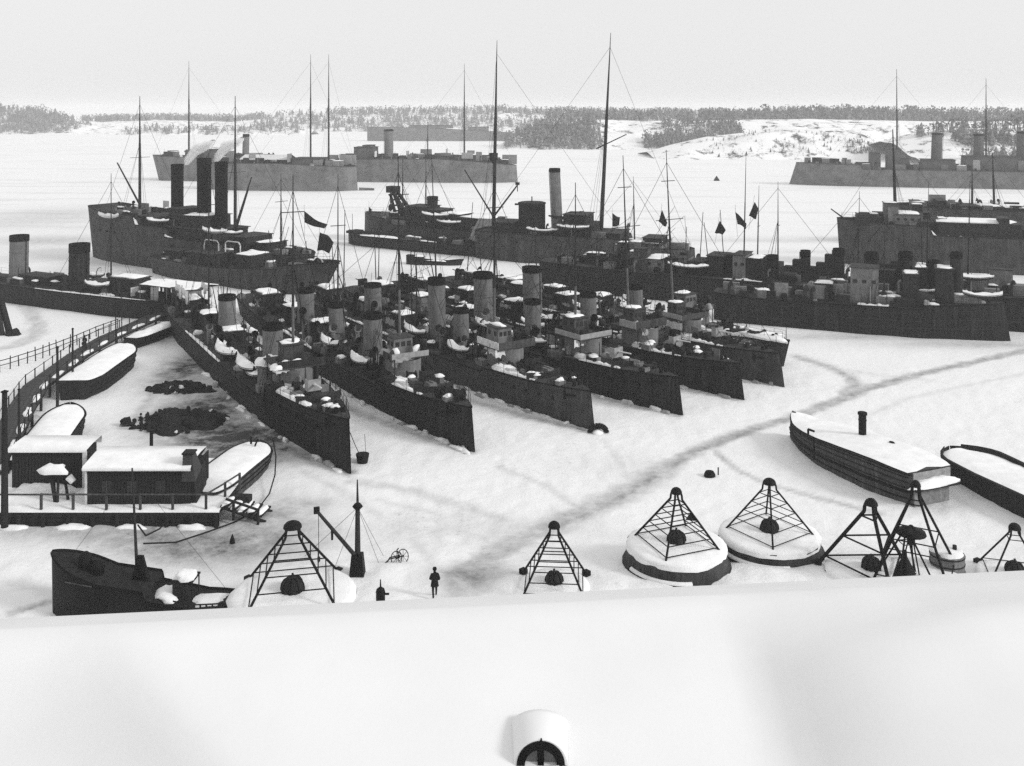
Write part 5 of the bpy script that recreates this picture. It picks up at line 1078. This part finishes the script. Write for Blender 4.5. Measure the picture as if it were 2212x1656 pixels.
# shed behind, left
Ys = 79.5; xl, xr = xof(26, Ys), xof(183, Ys); w2 = xr - xl
h = empty('quay_shed', ((xl + xr) / 2, Ys, PZ)); tag(h, 'low dark shed with white corner post left of the long hut', 'shed')
MB().box((0, 1.2, 1.55), (w2 - .1, 2.4, 3.1)).build('wall', 'wood_dark', h)
for i in range(22):
    o = bd.copy(); COL.objects.link(o); o.parent = h; o.location = (-w2 / 2 + w2 * (i + .5) / 22, -.02 + RND.uniform(-.012, .012), 1.6); o.scale = (1.08, 1, 1.05)
MB().box((w2 / 2 + .02, -.05, 1.6), (.3, .2, 3.1)).build('corner_post', 'canvas', h)
MB().loft([[(x, -.3, 3.15), (x, -.35, 3.35 + .07 * mnoise.noise((x, 0, 0))), (x, 1.0, 3.55), (x, 2.6, 3.6), (x, 2.6, 3.0)] for x in np.linspace(-w2 / 2 - .2, w2 / 2 + .3, 20)]).build('snow_blanket', 'snow', h)
MB().lump((-.4, -.7, 0), (4.5, 1.6, .7), 0, 5, 16).build('snow_heap', 'snow', h); MB().lump((1.8, -.9, 0), (2.4, 1.6, .55), 0, 8, 16).build('snow_heap', 'snow', h)
# trestle with a snow load
t = empty('trestle', (xof(118, 76.8), 76.8, PZ)); tag(t, 'spindly dark trestle carrying a thick pillow of snow before the shed', 'trestle')
for a, b in (((-.35, 0, 2.3), (.15, -.2, 0)), ((.25, .1, 2.2), (.35, -.3, 0)), ((-.3, .4, 2.3), (-.2, .5, 0)), ((.6, .4, 2.0), (1.0, .2, 0))): MB().cyl(a, b, .11, .12, 8).build('leg', 'wood_dark', t)
MB().box((0, .1, 2.35), (2.0, .9, .16)).build('top', 'wood_dark', t); MB().lump((-.1, .1, 2.42), (2.4, 1.2, .55), -.1, 3, 14).build('snow_cap', 'snow', t)
MB().cyl((1.1, 0, 2.1), (1.5, -.05, 1.7), .3, .26, 10).build('lamp', 'snow', t)
# steps at the end of the quay
t = empty('quay_steps', (-22.2, 76.2, 0)); tag(t, 'dark timber steps with snowy treads going down to the ice', 'steps')
for i in range(5):
    MB().box((i * .62, .2 + i * .12, PZ + .28 - i * .24), (.6, 2.0, .14), -.15).build('tread', 'wood_dark', t); MB().lump((i * .62, .2 + i * .12, PZ + .34 - i * .24), (.6, 1.9, .2), -.15, i, 10).build('snow_cap', 'snow', t)
for y in (-.75, 1.2): MB().cyl((-.2, y, PZ + .2), (3.0, y + .4, -.1), .13, .13, 6).build('stringer', 'wood_dark', t)
for x, z in ((.6, 1.0), (2.5, .4)): MB().box((x, -.8, z), (.18, .18, 1.5)).build('newel', 'wood_dark', t)
MB().cyl((.0, -.8, 1.9), (2.5, -.8, 1.05), .10, .10, 6).build('handrail', 'wood_dark', t)
MB().box((.7, .9, 1.25), (1.6, .7, .55), -.1).build('locker', 'wood_dark', t)

# tall pole at the left edge
def pole(name, label, x, y, ytop, z0, r=.13, arm=False):
    Y = FOC * (CAM_H - z0) / (y - HOR); t = empty(name, (xof(x, Y), Y, z0)); tag(t, label, 'pole'); h_ = zof(ytop, Y) - z0
    MB().cyl((0, 0, -.5), (0, 0, h_), r, r * .7, 8).build('shaft', 'wood_dark', t)
    MB().lathe((0, 0, h_), [(r * .9, 0), (r * 1.1, .06), (.0, .2)], 8).build('cap', 'iron_black', t)
    if arm: MB().cyl((-.5, 0, h_ - .4), (.5, 0, h_ - .4), .05, .05, 6).build('crossarm', 'wood_dark', t)
    return t
pole('mooring_pole', 'thick dark pole at the left edge in front of the shed', 10, 1125, 848, .9, .28)
pole('mooring_pole', 'dark pole beside the pier planks just above the snow-loaded lighter', 41, 958, 843, 1.4, .14)
pole('mooring_pole', 'tall dark pole at the near end of the snowy pier barge', 124, 882, 752, 1.2, .17)
pole('mooring_pole', 'dark pole rising from the snow deck of the pier barge', 157, 815, 712, 1.8, .14)
pole('mooring_pole', 'slim grey pole at the far tip of the pier barge', 250, 748, 648, 1.6, .10)
pole('mooring_pole', 'thin dark pole by the small boats at the pier head', 263, 728, 625, 1.4, .08)

# pier
PP = [(-44.0, 82), (-47.2, 90.8), (-50.0, 98.5), (-52.9, 108), (-54.4, 121.8), (-54.5, 131), (-53.2, 144), (-50.5, 153)]
t = empty('pier', (-52, 118, 0)); tag(t, 'narrow plank pier with railings running out to the moored ships', 'pier')
seg = []
for a, b in zip(PP[:-1], PP[1:]):
    n_ = max(2, int(math.dist(a, b) / .55))
    for i in range(n_): seg.append((a[0] + (b[0] - a[0]) * i / n_, a[1] + (b[1] - a[1]) * i / n_, math.atan2(b[1] - a[1], b[0] - a[0])))
pl = None
for i, (x, y, a) in enumerate(seg):
    if pl is None: pl = MB().box((0, 0, 0), (.5, 2.7, .1)).build('plank', 'wood_mid', t); o = pl
    else: o = pl.copy(); COL.objects.link(o); o.parent = t
    o.location = (x + 52, y - 118, 1.45 + RND.uniform(-.015, .015)); o.rotation_euler = (0, 0, a + RND.uniform(-.02, .02))
for sg in (-1, 1):
    pts = [(x - sg * math.sin(a) * 1.3 + 52, y + sg * math.cos(a) * 1.3 - 118, 1.3) for x, y, a in seg]
    MB().tube(pts[::4] + [pts[-1]], .14, 5).build('stringer', 'wood_dark', t)
    for p in pts[::5]: MB().box((p[0], p[1], 2.0), (.10, .10, 1.2)).build('rail_post', 'wood_dark', t)
    for h_ in (2.5,): MB().tube([(p[0], p[1], h_) for p in pts[::5]], .035, 5).build('handrail', 'wood_dark', t)
    for p in pts[::10]: MB().cyl((p[0], p[1], -.6), (p[0], p[1], 1.3), .16, .16, 8).build('pile', 'wood_dark', t)
for k in range(3, len(seg), 9):
    x, y, a = seg[k]; MB().lump((x + 52 + math.sin(a) * .9, y - 118 - math.cos(a) * .9, 1.5), (3.0, .7, .22), a, k, 12).build('snow_patch', 'snow', t)
# old fence line beyond the pier
t = empty('ice_fence', (-60, 128, 0)); tag(t, 'straggling dark rail fence on the ice left of the pier', 'fence')
fp = [(-66, 112), (-64, 116.5), (-62.2, 120.5), (-61, 124.5), (-60.2, 128.5), (-59.5, 133), (-59, 138), (-58, 143)]
for i, (x, y) in enumerate(fp):
    for j in range(3):
        if i == len(fp) - 1 and j: break
        b = fp[min(i + 1, len(fp) - 1)]; MB().cyl((x + (b[0] - x) * j / 3 + 60, y + (b[1] - y) * j / 3 - 128, -.2), (x + (b[0] - x) * j / 3 + 60 + RND.uniform(-.1, .1), y + (b[1] - y) * j / 3 - 128, 1.5 + RND.uniform(-.2, .3)), .08, .07, 6).build('post', 'wood_dark', t)
MB().tube([(x + 60, y - 128, 1.35) for x, y in fp], .06, 5).build('rail', 'wood_dark', t); MB().tube([(x + 60, y - 128, .75) for x, y in fp], .05, 5).build('rail', 'wood_dark', t)
# slanting piles at the left edge
b0 = at(18, 722); t = empty('dolphin', (b0[0] - 1.5, b0[1], 0)); tag(t, 'cluster of dark slanting piles at the left edge of the ice', 'piles')
for dx, dy in ((1.9, 0), (1.2, .9), (1.1, -.8), (-.6, .8), (-1.2, -.5), (.3, .1)): MB().cyl((dx, dy, -.4), (-1.6 + dx * .25, dy * .3, 11), .42, .34, 9).build('pile', 'wood_dark', t)
MB().lathe((-1.1, 0, 8), [(.95, 0), (.95, .5)], 12).build('binding', 'iron', t); MB().lump((2.4, -.6, 0), (2.2, 1.6, .8), 0, 4, 12, 4, .4).build('rubble', 'coal', t)

# lighters and boats by the pier
def lighter(label, bow, stern, beam, z, seed, hull='wood_dark', snowh=.5, name='lighter'):
    q = Ship(name, label, 'barge', bow, stern, beam, [(0, z * 1.25), (.2, z), (.8, z), (1, z * 1.1)], None, hull, stem=-.4, fine=.22, sternfull=.7, seed=seed, bulwark=.25)
    rings = []; n_ = 24
    for i in range(n_ + 1):
        u = .02 + .96 * i / n_; b = q.hb(u) * .93; zz = q.zd(u) - .2; x = q.L / 2 - u * q.L; e = math.sin(math.pi * i / n_) ** .35
        rings.append([(x, b * k, zz + snowh * e * (1 - abs(k) ** 4) * (1 + .8 * mnoise.noise((x * .6, k * 2, seed))) + .16 * e) for k in (-1, -.93, -.7, -.35, 0, .35, .7, .93, 1)])
    q.build(MB().loft(rings), 'snow_load', 'snow')
    for k in (.35, .62):      # wales along the planking
        for sg in (-1, 1): q.build(MB().tube([(q.L / 2 - u * q.L, sg * (q.hb(u) * (1 - (1 - .75) * (1 - k) * max(0, 1 - u / .45)) + .02), q.zd(u) * k) for u in [.02 + .96 * i / 20 for i in range(21)]], .07, 4), 'wale', 'iron_black')
    return q
q = lighter('snow-filled lighter moored along the pier, dark planked side showing', (-49.3, 124.5), (-48.6, 107.5), 4.6, 2.0, 131)
q = lighter('snow-loaded lighter at the left, round end by the shed roof', (-45.0, 99), (-41.5, 83.5), 4.2, 1.9, 132)
q = lighter('small snow-covered boat with pointed bow at the pier head', (-49.3, 141), (-51.5, 131), 2.6, 1.3, 133, 'hull_black', .4, 'rowing_boat')
q = lighter('second small snowy boat just beyond, nearest the moored ships', (-45.5, 148), (-49.5, 140.5), 2.3, 1.2, 134, 'hull_black', .35, 'rowing_boat')
q = lighter('rounded snow-filled lighter at the quay steps, rope round its end', (-23.3, 89.8), (-25.4, 78.0), 4.4, 1.35, 135, 'wood_mid', .35)
q.build(MB().cyl(q.p(1.4, .2, 1.7), q.p(1.4, .2, 2.3), .1, .1, 6).cyl(q.p(1.9, -.4, 1.7), q.p(1.7, -.6, 2.3), .08, .08, 6).cyl(q.p(1.0, -.2, 2.2), q.p(2.1, -.3, 2.2), .05, .05, 5), 'bollard', 'iron_black')
# cable curling over the ice
cb = [at(*p) for p in ((590, 985), (596, 1015), (594, 1045), (582, 1075), (556, 1104), (510, 1130), (450, 1152), (380, 1178), (310, 1205))]
t = MB().tube([(x, y, (1.5, 1.2, .75, .3, .12, .1, .1, .2, 1.0)[i]) for i, (x, y) in enumerate(cb)], .06, 6).build('mooring_cable', 'rope'); tag(t, 'long dark cable curling over the ice from the lighter to the black boat', 'cable')
cb = [at(*p) for p in ((375, 1133), (345, 1150), (315, 1165), (298, 1182))]
t = MB().tube([(x, y, (.9, .25, .25, 1.6)[i]) for i, (x, y) in enumerate(cb)], .06, 6).build('mooring_cable', 'rope'); tag(t, 'short dark cable from the quay front to the mast foot of the black boat', 'cable')

# covered barges at right
q = Ship('covered_barge', 'big covered barge with curved planked side, snow deck and short chimney', 'barge', at(1712, 944), at(2012, 1088), 5.8, [(0, 2.5), (.12, 2.05), (.4, 2.3), (.8, 2.75), (1, 2.7)], None, 'wood_mid', stem=.35, fine=.42, sternfull=.72, flare=.7, seed=140)
rings = []
for i in range(29):
    u = .012 + .975 * i / 28; b = q.hb(u) * .985; zz = q.zd(u) + .02; x = q.L / 2 - u * q.L; e = min(1, math.sin(math.pi * min(1, max(0, i / 28))) ** .3)
    rings.append([(x, b * k, zz + (.16 * e * (1 - abs(k) ** 3) + .10 * e) * (1 + .2 * mnoise.noise((x * .5, k * 2, 7)))) for k in (-1, -.95, -.7, -.35, 0, .35, .7, .95, 1)])
q.build(MB().loft(rings), 'snow_blanket', 'snow')
for k in (.18, .40, .52, .70, .86):
    for sg in (-1, 1): q.build(MB().tube([(q.L / 2 - u * q.L + .35 * (1 - k) * max(0, 1 - u / .12), sg * (q.hb(u) * (1 - .3 * (1 - k) * max(0, 1 - u / .45)) * (1 - .25 * (1 - k) * max(0, (u - .75) / .25)) + .02), q.zd(u) * k) for u in [.01 + .98 * i / 26 for i in range(27)]], .055 if k != .40 else .13, 4), 'strake', 'iron_black' if k in (.40, .18) else 'wood_dark')
q.build(B(q.p(6.6, q.hb(6.6 / q.L) * .985, 1.35), (.14, .12, 2.0)), 'rubbing_post', 'iron_black')
s = q.s_at(1863, -1.2); zc = q.dz(s); q.build(MB().cyl(q.p(s, -1.2, zc), q.p(s, -1.2, zc + 2.05), .34, .34, 14).cyl(q.p(s, -1.2, zc + 1.5), q.p(s, -1.2, zc + 1.62), .37, .37, 14), 'chimney', 'iron_black'); q.build(MB().lathe(q.p(s, -1.2, zc + 2.0), [(.34, 0), (.42, .05), (.42, .25), (.36, .28)], 14), 'chimney_cap', 'soot')
q.build(MB().tube([q.p(6.0, 3.0, zc), q.p(6.0, 3.0, zc + .55), q.p(6.6, 2.8, zc + .5)], .1, 6), 'bollard', 'iron_black'); q.build(MB().lump(q.p(11.5, -1.6, zc + .35), (.6, .4, .25), 0, 2, 8), 'hatch_handle', 'iron_black')
b = q.hb(.97); ldg = q.build(MB().box(q.p(q.L + .3, 0, 1.55), (.9, b * 1.9, .16)), 'stern_ledge', 'wood_dark'); q.build(MB().lump(q.p(q.L + .25, 0, 1.62), (1.1, b * 2.0, .55), 0, 3, 16), 'snow_cap', 'snow', ldg)
q.build(MB().box(q.p(q.L + .02, 0, 2.25), (.12, b * 1.6, .9)), 'transom', 'canvas_grey'); q.build(MB().box(q.p(q.L + .02, 0, .65), (.12, b * 1.5, 1.3)), 'rudder_board', 'wood_grey')
q = Ship('open_barge', 'second dark barge heaped with snow, running off the right edge', 'barge', (39.6, 88.0), (45.6, 69.0), 5.8, [(0, 1.7), (.3, 1.5), (1, 1.7)], None, 'wood_dark', stem=-.3, fine=.16, sternfull=.75, seed=141, bulwark=.5)
q.build(MB().loft([[(q.L / 2 - u * q.L, q.hb(u) * k * .92, 1.42 + .22 * (1 - k * k) + .08 * mnoise.noise((u * 20, k * 2, 3))) for k in (-1, -.6, -.2, .2, .6, 1)] for u in [.03 + .95 * i / 24 for i in range(25)]]), 'snow_load', 'snow')
for sg in (-1, 1):
    q.build(MB().loft([[(q.L / 2 - u * q.L, sg * q.hb(u) * .93, q.zd(u) - .2), (q.L / 2 - u * q.L, sg * q.hb(u) * .95, q.zd(u) + .18), (q.L / 2 - u * q.L, sg * q.hb(u) * 1.05, q.zd(u) + .18), (q.L / 2 - u * q.L, sg * q.hb(u) * 1.05, q.zd(u) - .1)] for u in [.02 + .96 * i / 24 for i in range(25)]], smooth=False), 'gunwale', 'wood_dark')
    for u in (.62, .7, .78): q.build(B((q.L / 2 - u * q.L, sg * (q.hb(u) + .06), .8), (.3, .2, 1.9)), 'fender_post', 'iron_black')

# ---------------------------------------------------------------- people
def person(label, loc, rz, pose='walk', height=1.78, coat='cloth_dark', cap=True):
    J = {'pelvis': (0, 0, .95), 'chest': (0, .02, 1.28), 'neck': (0, .02, 1.50), 'head0': (0, .035, 1.58), 'head': (0, .045, 1.70), 'crown': (0, .03, 1.79)}
    st = {'walk': .22, 'stand': .02}[pose]
    for sg, n_ in ((-1, 'l'), (1, 'r')):
        k = sg * st
        J['hip' + n_] = (sg * .10, 0, .90); J['knee' + n_] = (sg * .11, .04 + k * .7, .50); J['ank' + n_] = (sg * .11, k * 1.3 - (.06 if k < 0 else 0), .09 + (.06 if k < 0 else 0)); J['toe' + n_] = (sg * .13, k * 1.3 + .17, .04)
        J['sh' + n_] = (sg * .20, .01, 1.43); J['el' + n_] = (sg * .29, -.02 - k * .3, 1.16); J['wr' + n_] = (sg * (.20 if pose == 'walk' else .27), .18 - k * .2, 1.05); J['hand' + n_] = (sg * (.14 if pose == 'walk' else .26), .26 - k * .2, 1.04)
    R = {'pelvis': .17, 'chest': .20, 'neck': .075, 'head0': .085, 'head': .105, 'crown': .07, 'hip': .125, 'knee': .085, 'ank': .062, 'toe': .05, 'sh': .105, 'el': .075, 'wr': .055, 'hand': .05}
    E = [('pelvis', 'chest'), ('chest', 'neck'), ('neck', 'head0'), ('head0', 'head'), ('head', 'crown')]
    for n_ in 'lr': E += [('pelvis', 'hip' + n_), ('hip' + n_, 'knee' + n_), ('knee' + n_, 'ank' + n_), ('ank' + n_, 'toe' + n_), ('chest', 'sh' + n_), ('sh' + n_, 'el' + n_), ('el' + n_, 'wr' + n_), ('wr' + n_, 'hand' + n_)]
    K = list(J); me = bpy.data.meshes.new('body'); me.from_pydata([J[k] for k in K], [(K.index(a), K.index(b)) for a, b in E], [])
    tmp = bpy.data.objects.new('tmp', me); COL.objects.link(tmp); tmp.modifiers.new('skin', 'SKIN'); sb = tmp.modifiers.new('sub', 'SUBSURF'); sb.levels = 2; sb.render_levels = 2
    for i, k in enumerate(K):
        r_ = R.get(k) or R[k[:-1]]; me.skin_vertices[0].data[i].radius = (r_, r_ * .85); me.skin_vertices[0].data[i].use_root = (k == 'pelvis')
    dg = bpy.context.evaluated_depsgraph_get(); m2 = bpy.data.meshes.new_from_object(tmp.evaluated_get(dg)); bpy.data.objects.remove(tmp)
    root = empty('person', loc, rz); root.scale = (height / 1.8,) * 3; tag(root, label, 'person')
    m2.materials.clear(); m2.materials.append(MATS[coat]); m2.materials.append(MATS['skin'])
    for p in m2.polygons:
        p.use_smooth = True; c = p.center
        if 1.53 < c.z < 1.74 and c.y > -.02 or (c.y > .21 and 1.0 < c.z < 1.09 and abs(c.x) < .3): p.material_index = 1
    b_ = bpy.data.objects.new('body', m2); COL.objects.link(b_); b_.parent = root
    for sg in (-1, 1): MB().lathe((sg * .035, .135, 1.70), [(.012, -.01), (.014, 0), (.0, .012)], 6).build('eye', 'iron_black', root)
    MB().add([(0, .155, 1.655), (-.018, .13, 1.65), (.018, .13, 1.65), (0, .13, 1.70)], [(0, 1, 3), (0, 3, 2), (0, 2, 1)]).build('nose', 'skin', root)
    MB().box((0, .128, 1.625), (.05, .01, .012)).build('mouth', 'cloth_dark', root)
    # coat skirt and cap
    MB().loft([[(r_ * 1.08 * math.cos(a), r_ * .82 * math.sin(a) + .01, z) for a in [6.2832 * i / 16 for i in range(16)]] for r_, z in ((.205, 1.40), (.205, 1.2), (.19, 1.04), (.215, .86), (.235, .72))], True).build('coat', coat, root)
    MB().lathe((0, .03, 1.72), [(.125, -.02), (.13, .06), (.10, .13), (.0, .15)], 14).build('cap', 'cloth_dark', root)
    return root
Y = FOC * (CAM_H - QZ) / (1290 - HOR)
person('person in dark clothes walking away on the trodden path above the roof edge', (xof(939, Y), Y, QZ - .06), .15, 'walk', 1.85)
p = at(305, 932); person('person in dark clothes standing by the big cinder heap', (p[0], p[1], 0), 2.4, 'stand', 1.75)
person('person in dark coat on the pier, first of two walking beside the railing', (-54.6, 124.2, 1.5), .1, 'walk', 1.78)
person('second person following close behind on the pier planks', (-53.9, 122.4, 1.5), .1, 'walk', 1.72, 'cloth_mid')
person('person standing at the far head of the pier under the snowy awning', (-52.2, 147.2, 1.5), 1.8, 'stand', 1.76)
p = at(275, 920); t = empty('loaded_sledge', (p[0], p[1], 0)); tag(t, 'little sledge with a dark bundle beside the standing person', 'sledge')
for y in (-.25, .25): MB().tube([(-.7, y, .06), (.6, y, .06), (.8, y, .3)], .04, 5).build('runner', 'wood_dark', t)
MB().box((0, 0, .2), (1.3, .6, .08)).build('bed', 'wood_dark', t); MB().lump((-.1, 0, .24), (1.1, .6, .6), 0, 3, 10).build('bundle', 'cloth_dark', t)

# ---------------------------------------------------------------- steam and haze
def plume(name, label, pts, dens):
    mb = MB(); rings = []
    for i, (x, y, z, r_) in enumerate(pts):
        rings.append([(x + r_ * (1 + .9 * mnoise.noise((i * 1.3, math.cos(a) * 1.8, math.sin(a) * 1.8))) * math.cos(a), y + r_ * math.sin(a), z + r_ * .25 * math.sin(a + i)) for a in [6.2832 * k / 14 for k in range(14)]])
    mb.loft(rings, True, True, True); o = mb.build(name, 'snow'); tag(o, label, 'steam', None, 'stuff')
    m = bpy.data.materials.new(name); m.use_nodes = True; N = m.node_tree.nodes; N.remove(N['Principled BSDF']); v = N.new('ShaderNodeVolumePrincipled'); v.inputs['Density'].default_value = dens; v.inputs['Color'].default_value = (1, 1, 1, 1)
    m.node_tree.links.new(v.outputs[0], N['Material Output'].inputs['Volume']); o.data.materials[0] = m
for px, py, lab in ((402, 358, 'white steam curling up between the first two black funnels'), (466, 352, 'white steam blowing from the pipe before the third black funnel')):
    Yw = 201; x0, z0 = xof(px, Yw), zof(py, Yw)
    plume('steam', lab, [(x0, Yw, z0, .35), (x0 + .5, Yw, z0 + .9, .8), (x0 + 1.2, Yw, z0 + 1.9, 1.2), (x0 + 2.2, Yw + .3, z0 + 3.0, 1.5), (x0 + 3.4, Yw + .5, z0 + 4.0, 1.6), (x0 + 4.6, Yw + .5, z0 + 4.8, 1.0), (x0 + 5.4, Yw + .5, z0 + 5.2, .4)], 1.6)
hz = MB().box((0, 2550, 29), (7000, 5400, 61)).build('haze', 'snow'); hz['kind'] = 'stuff'; hz['label'] = 'pale winter haze over the harbour'; hz['category'] = 'haze'
m = bpy.data.materials.new('haze'); m.use_nodes = True; N = m.node_tree.nodes; N.remove(N['Principled BSDF']); v = N.new('ShaderNodeVolumePrincipled'); v.inputs['Density'].default_value = 0.00027; v.inputs['Color'].default_value = (.97, .97, .97, 1); v.inputs['Anisotropy'].default_value = 0.0
m.node_tree.links.new(v.outputs[0], N['Material Output'].inputs['Volume']); hz.data.materials[0] = m
